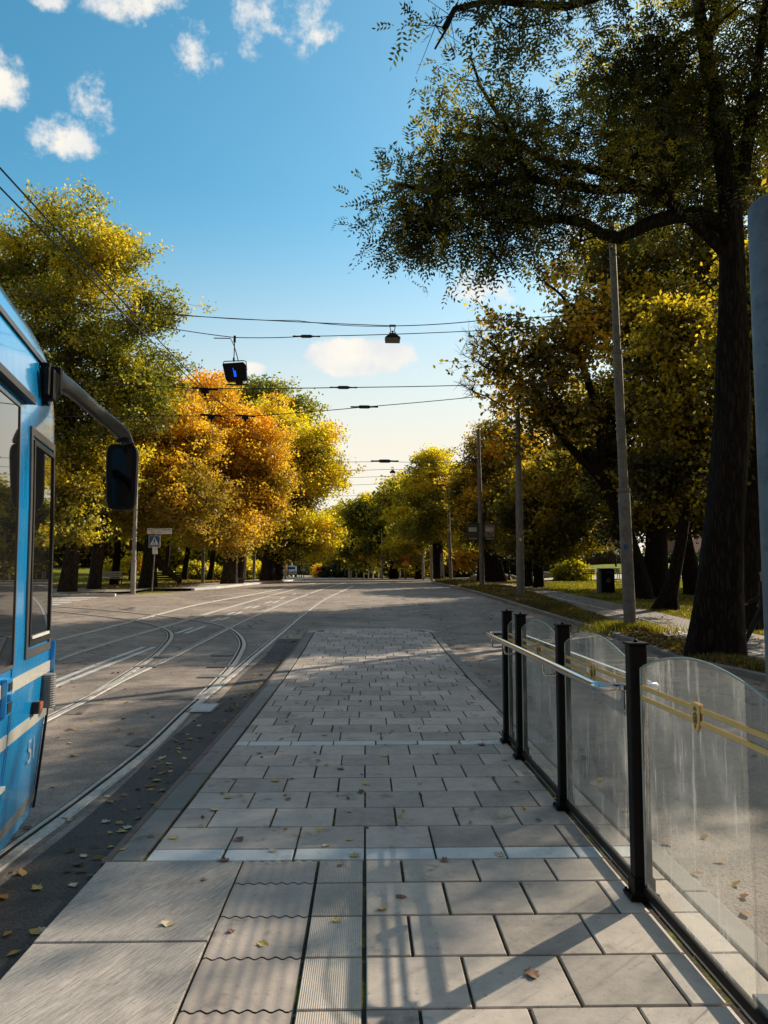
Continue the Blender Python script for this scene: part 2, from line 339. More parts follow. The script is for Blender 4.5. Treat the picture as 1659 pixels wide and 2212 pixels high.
def glass_mat():
    m, t = newmat('barrier_glass')
    # old glass: clear pane under a film of limescale that catches the light, streaked downward
    tr = t.node('ShaderNodeBsdfTransparent', i_0=(.90, .92, .89, 1))
    gl = t.node('ShaderNodeBsdfGlossy', i_Roughness=.03)
    fr = t.node('ShaderNodeLayerWeight', i_Blend=.5).outputs['Facing']
    fr = t.math('ADD', .03, t.math('MULTIPLY', t.math('POWER', fr, 5.0), .75))
    m1 = t.node('ShaderNodeMixShader'); t.l.new(fr, m1.inputs[0]); t.l.new(tr.outputs[0], m1.inputs[1]); t.l.new(gl.outputs[0], m1.inputs[2])
    st = t.noise(t.scalev(t.pos, (9, 9, .9)), 2.3, 8, .7)
    st2 = t.noise(t.scalev(t.pos, (40, 40, 2.5)), 2.0, 6, .75)
    cl = t.noise(t.pos, 2.4, 5, .6); fine = t.noise(t.pos, 240, 2, .8)
    z = t.node('ShaderNodeSeparateXYZ', i_0=t.pos).outputs[2]
    film = t.math('ADD', t.math('MULTIPLY', t.sstep(st, .52, .72), .34), t.math('MULTIPLY', t.sstep(cl, .42, .75), .22))
    film = t.math('ADD', film, t.math('MULTIPLY', t.math('MULTIPLY', t.sstep(st2, .62, .74), t.sstep(cl, .45, .6)), .4))
    film = t.math('ADD', film, t.math('MULTIPLY', t.sstep(fine, .55, .8), .09))
    film = t.math('ADD', t.math('MULTIPLY', film, 1.35), .11, clamp=True)
    df = t.node('ShaderNodeBsdfTranslucent', i_0=(.66, .68, .66, 1)); d2 = t.node('ShaderNodeBsdfDiffuse', i_0=(.5, .52, .52, 1))
    md = t.node('ShaderNodeMixShader', i_0=.45); t.l.new(df.outputs[0], md.inputs[1]); t.l.new(d2.outputs[0], md.inputs[2])
    m2 = t.node('ShaderNodeMixShader'); t.l.new(film, m2.inputs[0]); t.l.new(m1.outputs[0], m2.inputs[1]); t.l.new(md.outputs[0], m2.inputs[2])
    t.l.new(m2.outputs[0], t.out.inputs[0]); t.n.remove(t.bsdf); return m
M['glass'] = glass_mat()
M['glass_edge'] = simple('glass_edge', (.42, .48, .40), .25, var=.15)
M['gold_tape'] = simple('gold_tape', (.92, .56, .17), .5, var=.06)
M['gold_tape'].node_tree.nodes['Principled BSDF'].inputs['Transmission Weight'].default_value = 0
M['gold_dark'] = simple('emblem_line', (.14, .09, .03), .5, var=.1)
def emis(name, col, s):
    m, t = newmat(name); t.bsdf.inputs['Base Color'].default_value = (*col, 1)
    t.bsdf.inputs['Emission Color'].default_value = (*col, 1); t.bsdf.inputs['Emission Strength'].default_value = s; return m
M['signal_blue'] = emis('signal_blue', (.01, .12, 1.0), 1.6)
def tram_window():
    m, t = newmat('tram_window')
    t.bsdf.inputs['Base Color'].default_value = (.012, .012, .012, 1); t.bsdf.inputs['Roughness'].default_value = .02
    t.bsdf.inputs['Specular IOR Level'].default_value = .9; t.bsdf.inputs['Coat Weight'].default_value = .6; t.bsdf.inputs['Coat Roughness'].default_value = .01; t.bsdf.inputs['Coat IOR'].default_value = 1.4
    return m
M['tram_window'] = tram_window()
M['mirror'] = simple('mirror_glass', (.018, .019, .021), .05, metal=1, var=.02)
M['frame_grey'] = simple('window_frame_grey', (.10, .095, .09), .35, var=.1)
def banner(name, cols):
    m, t = newmat(name)
    w = t.noise(t.scalev(t.pos, (2.2, 2.2, 7)), 2.2, 5, .7, 2.5)
    t.put(t.bsdf.inputs['Base Color'], t.ramp(w, cols)); t.bsdf.inputs['Roughness'].default_value = .5; return m
M['banner_teal'] = banner('banner_teal', [(.35, (.015, .02, .02)), (.5, (.05, .07, .07)), (.6, (.10, .08, .06)), (.7, (.03, .06, .08))])
M['banner_red'] = banner('banner_red', [(.35, (.06, .02, .02)), (.47, (.26, .07, .04)), (.55, (.30, .38, .42)), (.68, (.20, .06, .04))])
M['pane_cloudy'] = M['window_dark']
# ------------------------------------------------------------------ mesh helpers
class MB:
    def __init__(s): s.v = []; s.f = []; s.m = []; s.tone = []
    def add(s, verts, faces, mi=0, tone=0.0):
        b = len(s.v); s.v += [tuple(v) for v in verts]
        for f in faces: s.f.append([b+i for i in f]); s.m.append(mi); s.tone.append(tone)
    def box(s, c, size, R=None, mi=0, tone=0.0):
        hx, hy, hz = [x/2 for x in size]; c = Vector(c)
        vs = [Vector((x*hx, y*hy, z*hz)) for z in (-1, 1) for y in (-1, 1) for x in (-1, 1)]
        if R is not None: vs = [R @ v for v in vs]
        s.add([c+v for v in vs], [(0, 2, 3, 1), (4, 5, 7, 6), (0, 1, 5, 4), (2, 6, 7, 3), (0, 4, 6, 2), (1, 3, 7, 5)], mi, tone)
    def bar(s, a, b, w, h, up=(0, 0, 1), mi=0):
        a, b = Vector(a), Vector(b); d = b-a; L = d.length; d.normalize(); x = d.cross(Vector(up))
        if x.length < 1e-4: x = d.cross(Vector((1, 0, 0)))
        x.normalize(); z = x.cross(d)
        R = Matrix((x, d, z)).transposed(); s.box((a+b)/2, (w, L, h), R, mi)
    def tube(s, pts, r, n=10, mi=0, caps=True, closed=False):
        pts = [Vector(p) for p in pts]; N = len(pts); rr = r if hasattr(r, '__len__') else [r]*N
        ref = None; rings = []
        for i, p in enumerate(pts):
            if closed: d = pts[(i+1) % N]-pts[i-1]
            else: d = pts[min(i+1, N-1)]-pts[max(i-1, 0)]
            d.normalize()
            if ref is None:
                ref = d.cross(Vector((0, 0, 1)) if abs(d.z) < .9 else Vector((1, 0, 0))); ref.normalize()
            else:
                ref = (ref-d*ref.dot(d)).normalized()
            y = d.cross(ref)
            rings.append([p+(ref*math.cos(2*PI*k/n)+y*math.sin(2*PI*k/n))*rr[i] for k in range(n)])
        b = len(s.v)
        for rg in rings: s.v += [tuple(v) for v in rg]
        M_ = N if closed else N-1
        for i in range(M_):
            for k in range(n):
                j = (i+1) % N
                s.f.append([b+i*n+k, b+i*n+(k+1) % n, b+j*n+(k+1) % n, b+j*n+k]); s.m.append(mi); s.tone.append(0)
        if caps and not closed:
            s.f.append([b+k for k in range(n)][::-1]); s.m.append(mi); s.tone.append(0)
            s.f.append([b+(N-1)*n+k for k in range(n)]); s.m.append(mi); s.tone.append(0)
    def prism(s, poly, ax0, ax1, org, nrm, th, mi=0):
        """polygon (u,v) in the plane org+u*ax0+v*ax1, thickness along nrm"""
        org = Vector(org); a0 = Vector(ax0); a1 = Vector(ax1); nn = Vector(nrm)
        A = [org+a0*u+a1*v for u, v in poly]; B = [p+nn*th for p in A]; n = len(poly)
        s.add(A+B, [list(range(n))[::-1], [n+i for i in range(n)]]+[[i, (i+1) % n, n+(i+1) % n, n+i] for i in range(n)], mi)
    def ball(s, c, r, seg=10, mi=0, sc=(1, 1, 1)):
        c = Vector(c); b = len(s.v); R_ = seg//2
        for i in range(R_+1):
            th = PI*i/R_
            for k in range(seg):
                ph = 2*PI*k/seg
                s.v.append((c.x+r*sc[0]*math.sin(th)*math.cos(ph), c.y+r*sc[1]*math.sin(th)*math.sin(ph), c.z+r*sc[2]*math.cos(th)))
        for i in range(R_):
            for k in range(seg):
                s.f.append([b+i*seg+k, b+(i+1)*seg+k, b+(i+1)*seg+(k+1) % seg, b+i*seg+(k+1) % seg]); s.m.append(mi); s.tone.append(0)
    def build(s, name, mats, parent=None, smooth=False, bev=0, tone=False):
        if not isinstance(mats, (list, tuple)): mats = [mats]
        me = bpy.data.meshes.new(name)
        off = Vector(parent.matrix_basis.translation) if parent is not None else Vector((0, 0, 0))
        q = parent
        while q is not None and q.parent is not None: q = q.parent; off += q.matrix_basis.translation
        me.from_pydata([(v[0]-off.x, v[1]-off.y, v[2]-off.z) for v in s.v], [], s.f)
        for m in mats: me.materials.append(M[m] if isinstance(m, str) else m)
        if len(mats) > 1: me.polygons.foreach_set('material_index', s.m)
        if smooth: me.polygons.foreach_set('use_smooth', [True]*len(s.f))
        if tone:
            a = me.attributes.new('tone', 'FLOAT', 'FACE'); a.data.foreach_set('value', s.tone)
        me.update()
        o = bpy.data.objects.new(name, me); COL.objects.link(o)
        if parent is not None: o.parent = parent
        if smooth:
            try: me.set_sharp_from_angle(angle=math.radians(40))
            except Exception: pass
        if bev:
            b = o.modifiers.new('bevel', 'BEVEL'); b.width = bev; b.segments = 2; b.limit_method = 'ANGLE'
        return o
def tag(o, label=None, cat=None, group=None, kind=None):
    if label: o['label'] = label
    if cat: o['category'] = cat
    if group: o['group'] = group
    if kind: o['kind'] = kind
    return o
def thing(name, label, cat, loc=(0, 0, 0), group=None):
    o = bpy.data.objects.new(name, None); COL.objects.link(o); o.location = loc; o.empty_display_size = .2
    return tag(o, label, cat, group)
def relabel(o, label): o['label'] = label; return o
def copy_tree(o, parent=None):
    c = o.copy(); COL.objects.link(c)
    if parent is not None: c.parent = parent
    for ch in list(o.children): copy_tree(ch, c)
    return c
def catmull(pts, step=.4, closed=False):
    pts = [Vector(p) for p in pts]; out = []; n = len(pts)
    for i in range(n-1):
        p0 = pts[max(i-1, 0)]; p1 = pts[i]; p2 = pts[i+1]; p3 = pts[min(i+2, n-1)]
        k = max(1, int((p2-p1).length/step))
        for j in range(k):
            t = j/k; t2 = t*t; t3 = t2*t
            out.append(.5*((2*p1)+(p2-p0)*t+(2*p0-5*p1+4*p2-p3)*t2+(3*p1-p0-3*p2+p3)*t3))
    out.append(pts[-1]); return out
def text_mesh(name, body, mat, origin, right, up, height, parent, depth=.002, width=None, lift=.003, align='CENTER', spacing=1.0):
    cu = bpy.data.curves.new(name, 'FONT'); cu.body = body; cu.align_x = align; cu.align_y = 'CENTER'; cu.extrude = depth; cu.space_character = spacing
    o = bpy.data.objects.new(name, cu); COL.objects.link(o)
    bpy.context.view_layer.update()
    me = bpy.data.meshes.new_from_object(o.evaluated_get(bpy.context.evaluated_depsgraph_get()))
    bpy.data.objects.remove(o); bpy.data.curves.remove(cu)
    xs = [v.co.x for v in me.vertices]; ys = [v.co.y for v in me.vertices]
    h = max(ys)-min(ys); w = max(xs)-min(xs); cx = (max(xs)+min(xs))/2; cy = (max(ys)+min(ys))/2
    sy = height/h; sx = (width/w) if width else sy
    right = Vector(right).normalized(); up = Vector(up).normalized(); nn = right.cross(up)
    off = Vector(parent.matrix_basis.translation); q = parent
    while q.parent is not None: q = q.parent; off += q.matrix_basis.translation
    for v in me.vertices:
        v.co = Vector(origin)+right*((v.co.x-cx)*sx)+up*((v.co.y-cy)*sy)+nn*(v.co.z+lift)-off
    me.materials.clear(); me.materials.append(M[mat]); me.name = name
    ob = bpy.data.objects.new(name, me); COL.objects.link(ob); ob.parent = parent
    return ob
# ------------------------------------------------------------------ ground sheets
def xarr(pts):
    """polyline of ground points -> function X(Y)"""
    p = sorted([(q.y, q.x) for q in pts]); ys = [a for a, b in p]; xs = [b for a, b in p]
    return lambda Y: float(np.interp(Y, ys, xs))
def sheet(name, L, R, ys, mat, lift, nx=8, kind='structure', crown=None):
    mb = MB(); n = nx+1
    vs = []; fs = []
    for y in ys:
        a, b = L(y), R(y)
        for i in range(n):
            x = a+(b-a)*i/nx
            z = T(x, y)+lift+(crown(i/nx, x, y) if crown else 0)
            vs.append((x, y, z))
    for j in range(len(ys)-1):
        for i in range(nx): fs.append((j*n+i, j*n+i+1, (j+1)*n+i+1, (j+1)*n+i))
    mb.add(vs, fs); o = mb.build(name, mat, smooth=True)
    tag(o, kind=kind); return o
def frange(a, b, s):
    n = max(1, int(round((b-a)/s))); return [a+(b-a)*i/n for i in range(n+1)]
# the ground: one sheet to the horizon, fine near, coarse far
mb = MB()
gx = list(np.concatenate([-np.geomspace(900, 40, 12), np.arange(-36, 37, 4), np.geomspace(40, 900, 12)]))
gy = list(np.concatenate([np.arange(-60, 150, 1.0), np.geomspace(150, 1500, 24)]))
vs = [(x, y, (T(x, y) if y < 690 else T(x, 690))-.03) for y in gy for x in gx]; n = len(gx)
mb.add(vs, [(j*n+i, j*n+i+1, (j+1)*n+i+1, (j+1)*n+i) for j in range(len(gy)-1) for i in range(n-1)])
tag(mb.build('ground', 'ground', smooth=True), kind='structure')
# road edges
kerbL = xarr([G(120, 1287), G(289, 1282.5), G(360, 1281), G(479, 1271), G(558, 1262), G(657, 1253.5)]+[Vector((-9.5, 100, 0)), Vector((-12, 140, 0)), Vector((-20, 200, 0)), Vector((-30, 300, 0))])
YL0 = 36.0
vergeL = xarr([Vector((5.6, -20, 0)), Vector((6.0, 6, 0)), G(1659, 1474), G(1458, 1430), G(1327, 1377), G(1213, 1342), G(1064, 1294), G(933, 1260)]+[Vector((8.4, 95, 0)), Vector((6, 130, 0)), Vector((-2, 200, 0)), Vector((-14, 300, 0))])
pathL = xarr([Vector((7.2, -20, 0)), Vector((7.6, 6, 0)), G(1659, 1443), G(1502, 1395), G(1370, 1365), G(1239, 1314), G(1125, 1273), G(976, 1252)]+[Vector((11, 100, 0))])
pathR = xarr([Vector((11.0, -20, 0)), Vector((11.4, 8, 0)), G(1611, 1368), G(1502, 1342), G(1349, 1307), G(1195, 1277), G(1086, 1260)]+[Vector((15, 100, 0))])
def roadL(y):
    if y < 30: return -46.0
    if y < 37: return -46+(kerbL(37)+46)*sst((y-30)/7)**1.0 if False else -46.0
    return kerbL(y)
sheet('road', lambda y: -60.0, lambda y: vergeL(y), frange(-20, 36.0, 1.0), 'asphalt', .004, 24)
sheet('road', lambda y: kerbL(y), lambda y: vergeL(y), frange(36.0, 300, 1.5), 'asphalt', .004, 14)
for o in bpy.data.objects:
    if o.name == 'road.001': o.name = 'road_beyond_crossing'
# left pavement with a pale kerb, starting past the crossing
def pavR(y): return kerbL(y)-.16
def pavL(y): return kerbL(y)-2.6-.02*(y-38)
YP0 = 38.2
sheet('side_street_pavement', lambda y: -46, lambda y: min(kerbL(y)-.0, kerbL(38)), frange(35.9, 41.5, .8), 'pavement', .11, 20)
sheet('pavement', pavL, lambda y: pavR(y), frange(41.5, 150, 1.5), 'pavement', .114, 4)
def kerb(name, X, ys, w, h, mat, base=0.0, side=1):
    mb = MB(); L = 1.0; ys2 = list(ys)
    for a, b in zip(ys2[:-1], ys2[1:]):
        g = .006; a2, b2 = a+g, b-g; xa, xb = X(a), X(b); tn = random.random()
        v = []
        for (x, y) in ((xa, a2), (xa+side*w, a2), (xb+side*w, b2), (xb, b2)):
            v.append((x, y, T(x, y)-.02))
        for (x, y) in ((xa, a2), (xa+side*w, a2), (xb+side*w, b2), (xb, b2)):
            v.append((x, y, T(x, y)+h))
        mb.add(v, [(4, 5, 6, 7), (0, 1, 5, 4), (1, 2, 6, 5), (2, 3, 7, 6), (3, 0, 4, 7)], 0, tn)
    return tag(mb.build(name, mat, tone=True, bev=.012), kind='structure')
kerb('pavement_kerb', lambda y: kerbL(y)-.17, frange(41.5, 120, 1.2), .17, .12, 'slab_light')
# kerb along the side street (runs to the left)
mb = MB()
for i in range(30):
    x0 = kerbL(38)-.02-i*1.2; x1 = x0-1.18; h = .125 if not (3 < i < 6) else .03
    mb.box(((x0+x1)/2, 35.75, T(x0, 35.75)+h/2), (1.18, .2, h), tone=random.random())
tag(mb.build('side_street_kerb', 'slab_light', tone=True, bev=.012), kind='structure')
mb = MB(); cyv = [G(289, 1282.5)]
# verge and cycle path on the right
def crown(u, x, y): return .10*math.sin(PI*u)**.6+.03*math.sin(x*7+y*3)*math.sin(y*2.2)
sheet('grass_verge', lambda y: vergeL(y)+.16, lambda y: pathL(y), frange(-20, 95, .5), 'verge', .03, 6, crown=crown)
kerb('road_kerb', vergeL, frange(-20, 92, 1.0), .16, .11, 'kerb')
sheet('cycle_path', pathL, pathR, frange(-20, 100, 1.0), 'asphalt_path', .012, 4)
sheet('footpath', lambda y: pathR(100)-2+(y-60)*.3, lambda y: 60, frange(62, 70, 1), 'pavement', .02, 20)
def stripe(name, pts, w, mat='paint', lift=.009, step=.5):
    """painted line following ground points"""
    c_ = catmull(pts, step); mb = MB(); vs = []
    for i, p in enumerate(c_):
        d = (c_[min(i+1, len(c_)-1)]-c_[max(i-1, 0)]); d.z = 0; d.normalize(); s_ = Vector((d.y, -d.x, 0))*w/2
        for q in (p-s_, p+s_): vs.append((q.x, q.y, T(q.x, q.y)+lift))
    mb.add(vs, [(2*i, 2*i+1, 2*i+3, 2*i+2) for i in range(len(c_)-1)])
    return tag(mb.build(name, mat), kind='structure')
stripe('path_marking', [Vector((9.2, -10, 0)), Vector((9.3, 6, 0)), G(1659, 1418), G(1502, 1377), G(1370, 1333), G(1283, 1311), G(1130, 1276), G(1010, 1255)], .09, lift=.018)
stripe('lane_marking', [G(60, 1494), G(121, 1471.5), G(215, 1434), G(311, 1398)], .11)
stripe('lane_marking', [G(60, 1508), G(121, 1483), G(225, 1441), G(334, 1398)], .11)
for a, b in [((380, 1369), (417, 1356)), ((400, 1369), (443, 1353)), ((456, 1342.5), (476, 1335)), ((474, 1340.5), (496, 1333)), ((489, 1329), (507, 1323)), ((505, 1329), (523, 1322)),
             ((529, 1315), (543, 1310)), ((545, 1314), (559, 1309)), ((573, 1304), (588, 1299)), ((590, 1303), (603, 1298)), ((605, 1294), (616, 1290)), ((632, 1285), (641, 1282))]:
    stripe('lane_marking', [G(*a), G(*b)], .12, step=.3)
stripe('edge_line', [G(440, 1290), G(548, 1279), G(600, 1272), G(660, 1262)], .12)
stripe('lane_mark', [G(930, 1302), G(946, 1302)], .12, step=.3)
stripe('edge_line', [G(560, 1274), G(640, 1265)], .10)
zy = G(200, 1290.5).y
for k in range(6):
    y = 34.6-k*1.05
    stripe('crossing_stripe', [Vector((-11.6, y, 0)), Vector((-15.5, y, 0)), Vector((-21.5, y, 0))], .5, step=.8)
# asphalt patches and iron covers between the rails
def patch(name, quad, mat, lift=.008):
    mb = MB(); q = [G(*p) for p in quad]
    mb.add([(p.x, p.y, T(p.x, p.y)+lift) for p in q], [(0, 1, 2, 3)]); return tag(mb.build(name, mat), kind='structure')
M['asphalt_patch'] = asphalt('asphalt_patch', (.15, .13, .118), (.22, .19, .165), .2)
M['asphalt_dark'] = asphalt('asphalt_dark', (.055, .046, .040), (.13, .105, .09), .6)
patch('road_patch', [(196, 1514), (415, 1512), (448, 1484), (270, 1488)], 'asphalt_patch')
patch('road_patch', [(118, 1545), (176, 1545), (200, 1522), (118, 1527)], 'asphalt_patch')
patch('road_patch', [(268, 1612), (300, 1614), (332, 1597), (300, 1595)], 'asphalt_patch')
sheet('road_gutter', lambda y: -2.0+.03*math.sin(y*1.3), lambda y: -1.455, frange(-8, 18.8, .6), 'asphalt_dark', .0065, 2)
# ------------------------------------------------------------------ tram rails
def rail(pxs, label, ext=None, world=None, group='tram rails set flush in the road'):
    pts = [G(*p) for p in pxs]
    if ext: pts = [Vector(e) for e in ext]+pts
    c_ = catmull(pts, .35)
    prof = [(-.095, .006, 2), (-.052, .007, 2), (-.042, .007, 0), (-.038, .018, 0), (.028, .018, 0), (.031, .009, 1), (.070, .009, 1), (.072, .016, 0), (.096, .016, 0), (.099, .007, 2), (.128, .006, 2)]
    mb = MB(); vs = []
    for i, p in enumerate(c_):
        d = (c_[min(i+1, len(c_)-1)]-c_[max(i-1, 0)]); d.z = 0; d.normalize(); s_ = Vector((-d.y, d.x, 0))
        for (o_, h, m) in prof:
            q = p+s_*o_; vs.append((q.x, q.y, T(q.x, q.y)+h))
    n = len(prof)
    b = 0; mb.v = vs
    for i in range(len(c_)-1):
        for k in range(n-1):
            mb.f.append([i*n+k+1, i*n+k, (i+1)*n+k, (i+1)*n+k+1]); mb.m.append(prof[k+1][2] if prof[k+1][2] != 2 else prof[k][2] if k < 2 else 2); mb.tone.append(0)
    o = mb.build('tram_rail', ['steel_rail', 'groove', 'rail_edge'])
    tag(o, label, 'rail', group); return o
R1 = [(46, 1835), (132, 1772), (231, 1696), (331, 1614), (423, 1524), (496, 1465), (549, 1419), (618, 1360), (658, 1326), (701, 1296), (745, 1275), (763, 1267)]
R2 = [(119, 1547.5), (185, 1514), (281, 1463), (377, 1418.5), (489, 1361), (549, 1332), (618, 1302), (658, 1287), (715, 1267.5), (747, 1259)]
R3 = [(121, 1428.5), (165, 1412), (278, 1377), (364, 1352), (463, 1322), (529, 1303), (600, 1283), (650, 1271), (700, 1261)]
R4 = [(121, 1384), (251, 1352), (331, 1331), (430, 1306), (549, 1284), (620, 1271), (680, 1260)]
g1 = G(*R1[0]); g2 = G(*R2[0])
rail(R1, 'long straight tram rail nearest the platform kerb', ext=[(g1.x+.02, -10, 0), (g1.x+.02, 0, 0)])
rail(R2, 'straight tram rail emerging from behind the blue tram front', ext=[(g1.x-1.52, -10, 0), (g1.x-1.52, 2, 0)])
rail(R3, 'straight tram rail of the far track just beyond the double white line')
rail(R4, 'straight tram rail of the far track closest to the left pavement')
rail([(197, 1508), (281, 1453.5), (331, 1420), (357, 1396), (369, 1379), (367, 1366), (351, 1357), (331, 1350.5), (288, 1341), (231, 1333), (132, 1322.5), (40, 1315)], 'tightly curving tram rail, the inner one turning off toward the left behind the tram')
rail([(432, 1513), (456, 1489), (496, 1447), (516, 1418.5), (526, 1392), (516, 1372), (493, 1357), (456, 1347), (410, 1339), (331, 1329), (231, 1319), (121, 1311), (40, 1306)], 'curving tram rail turning left, its bend closest to the platform end')
def cover(cx, cy, w, d, label, mat='iron', name='drain_cover'):
    p = G(cx, cy); mb = MB(); z = T(p.x, p.y)
    mb.box((p.x, p.y, z+.008), (w, d, .02)); t_ = thing(name, label, 'cover', (p.x, p.y, z))
    mb.build('plate', mat, t_, bev=.003)
    m2 = MB()
    for sx in (-1, 1): m2.box((p.x+sx*(w/2+.02), p.y, z+.007), (.03, d+.07, .02))
    for sy in (-1, 1): m2.box((p.x, p.y+sy*(d/2+.02), z+.007), (w, .03, .02))
    m2.build('rim', 'rail_edge', t_); return t_
cover(441, 1531, .26, .62, 'pale rectangular steel cover plate beside the straight rail near the kerb', 'slab_light')
cover(481, 1416, .34, .30, 'rusty square plate by the curved rail, farthest of three')
cover(479, 1440, .40, .30, 'lettered square iron plate by the curved rail, middle of three')
cover(462, 1462, .40, .30, 'square iron plate by the curved rail, nearest of three')
cover(354, 1420, .34, .30, 'square iron plate between the diverging rails')
cover(318, 1440, .34, .30, 'iron plate beside the left straight rail close to the switch')
# ------------------------------------------------------------------ platform
PL, PR, PE = -1.41, 1.72, 20.0
def ZP(y): return max(0.0, T(0, y)+.14) if y > 8 else 0.0
def zp(x, y):
    return float(np.interp(y, [8, 12, 16, 20.6], [0, .02, .105, T(0, 20.6)+.13]))
def edge(side, y):
    """platform outline with rounded far corners"""
    x = PL if side < 0 else PR; r = .9
    if y > PE-r:
        k = (y-(PE-r))/r; inset = r*(1-math.sqrt(max(0, 1-k*k))); return x-side*inset
    return x
mb = MB()
ys = frange(-8, PE-.9, 1)+[PE-.9+.9*math.sin(a*PI/2/10) for a in range(1, 10)]+[PE-.004]
ring = []
for y in ys: ring.append((edge(-1, y)+.02, y))
top = [(x, y) for x, y in ring]; right = [(edge(1, y)-.02, y) for y in ys]
n = len(ys); vs = []
for (a, b), y in zip(zip(top, right), ys):
    vs += [(a[0], y, zp(0, y)-.013), (b[0], y, zp(0, y)-.013)]
fs = [(2*i, 2*i+1, 2*i+3, 2*i+2) for i in range(n-1)]
mb.add(vs, fs); tag(mb.build('paving_bed', 'moss'), kind='structure')
def slab(mb, x0, x1, y0, y1, tone, wavy=None, g=.006, lift=0.0):
    if x1-x0 < .03 or y1-y0 < .03: return
    g_ = g+random.uniform(-.001, .002); dz = random.uniform(-.0015, .0015)+lift
    sk = random.uniform(-.001, .001); b = .004
    def z(x, y): return zp(x, y)+dz
    O = [(x0+g_, y0+g_), (x1-g_, y0+g_+sk), (x1-g_, y1-g_), (x0+g_, y1-g_+sk)]
    I = [(x0+g_+b, y0+g_+b), (x1-g_-b, y0+g_+b+sk), (x1-g_-b, y1-g_-b), (x0+g_+b, y1-g_-b+sk)]
    v = [(x, y, z(x, y)-.018) for x, y in O]+[(x, y, z(x, y)-b*.8) for x, y in O]+[(x, y, z(x, y)) for x, y in I]
    mb.add(v, [(8, 9, 10, 11)]+[(4+i, 4+(i+1) % 4, 8+(i+1) % 4, 8+i) for i in range(4)]+[(i, (i+1) % 4, 4+(i+1) % 4, 4+i) for i in range(4)], 0, tone)
S, SL, SR, SB, SK = MB(), MB(), MB(), MB(), MB()
r_ = random.Random(3)
def tn(): return r_.uniform(0, 1)
NB = 4.52
rows = [4.52, 4.195]
while rows[-1] > -7: rows.append(rows[-1]-.398)
for i in range(len(rows)-1):
    y1, y0 = rows[i], rows[i+1]
    # ribbed guide column, then running bond
    slab(SR, -.255, -.005, y0, y1, tn())
    off = (.2 if i % 2 else .4)
    x = 0.0; e = .2 if (i % 2) else .4
    if i % 2 == 0: xs = [0, .2]
    else: xs = [0, .4]
    if i == 0: xs = [0, .2]
    while xs[-1] < 1.32: xs.append(xs[-1]+.40)
    xs[-1] = 1.345 if xs[-1]-1.345 < .25 else xs[-1]
    for k, (a, b) in enumerate(zip(xs[:-1], xs[1:])):
        a, b = max(a, 0), min(b, 1.345)
        if 1 <= y0 <= 2.2 and False: continue
        slab(S, a, b, y0, y1, tn())
    slab(S, 1.375, 1.575, y0, y1, tn()); 
# big brushed cover slabs along the tram side
yb = NB
while yb > -7:
    slab(SB, PL-.02, -.675, yb-.965, yb, tn(), g=.004, lift=.001); yb -= .965
# wavy tactile column: real ridges across the direction of travel
TC = MB()
for i in range(len(rows)-1):
    y1, y0 = rows[i]-.006, rows[i+1]+.006; tv = tn(); nxw = 34; nyw = 5
    vs = []
    for j in range(nyw+1):
        for k in range(nxw+1):
            u = k/nxw; x = -.667+.404*u
            wv = .007*math.sin(u*2*PI*7+.6)
            y = y0+(y1-y0)*j/nyw + wv
            z = zp(x, y)+.0005+.0022*math.sin(u*2*PI*7)
            if j in (0, nyw): z -= .003
            vs.append((x, y, z))
    b = nxw+1
    TC.add(vs, [(j*b+k, j*b+k+1, (j+1)*b+k+1, (j+1)*b+k) for j in range(nyw) for k in range(nxw)], 0, tv)
# pale transverse courses
def course(mb, y0, y1, x0, x1, ph, w=.40):
    xs = [x0]; x = math.floor((x0-ph)/w)*w+ph
    while x < x1:
        if x > x0+.04: xs.append(x)
        x += w
    xs.append(x1)
    for a, b in zip(xs[:-1], xs[1:]): slab(mb, a, b, y0, y1, tn())
course(SL, 4.52, 4.71, -1.22, 1.345, 0)
course(SL, 7.51, 7.70, -1.22, 1.345, .1)
course(SL, 4.52, 4.71, 1.375, 1.575, 0); course(SL, 7.51, 7.70, 1.375, 1.575, 0)
yr = []; y = 4.71
while y < 7.5: yr.append((y, y+.40)); y += .40
y = 7.70
while y < PE-.2: yr.append((y, min(y+.40, PE-.13))); y += .40
for i, (y0, y1) in enumerate(yr):
    if y1-y0 < .1: continue
    ex0 = edge(-1, y1)+.17; ex1 = edge(1, y1)-.15
    xl = max(-1.22, ex0); 
    if y0 < 7.4 or y0 < 7.6:
        course(S, y0, y1, xl, 1.345, .2*(i % 2)); course(S, y0, y1, 1.375, 1.575, 0)
    else:
        course(S, y0, y1, xl, min(1.575, ex1), .2*(i % 2)+.07*math.sin(i*1.7))
S.build('paving_slabs', 'slab', tone=True); SL.build('pale_paving_course', 'slab_light', tone=True)
SR.build('ribbed_guide_slabs', 'slab_ribbed', tone=True); SB.build('brushed_edge_slabs', 'slab_brushed', tone=True, bev=0)
TC.build('tactile_slabs', 'slab_tactile', tone=True, smooth=True)
for nme in ('paving_slabs', 'pale_paving_course', 'ribbed_guide_slabs', 'brushed_edge_slabs', 'tactile_slabs'): tag(bpy.data.objects[nme], kind='structure')
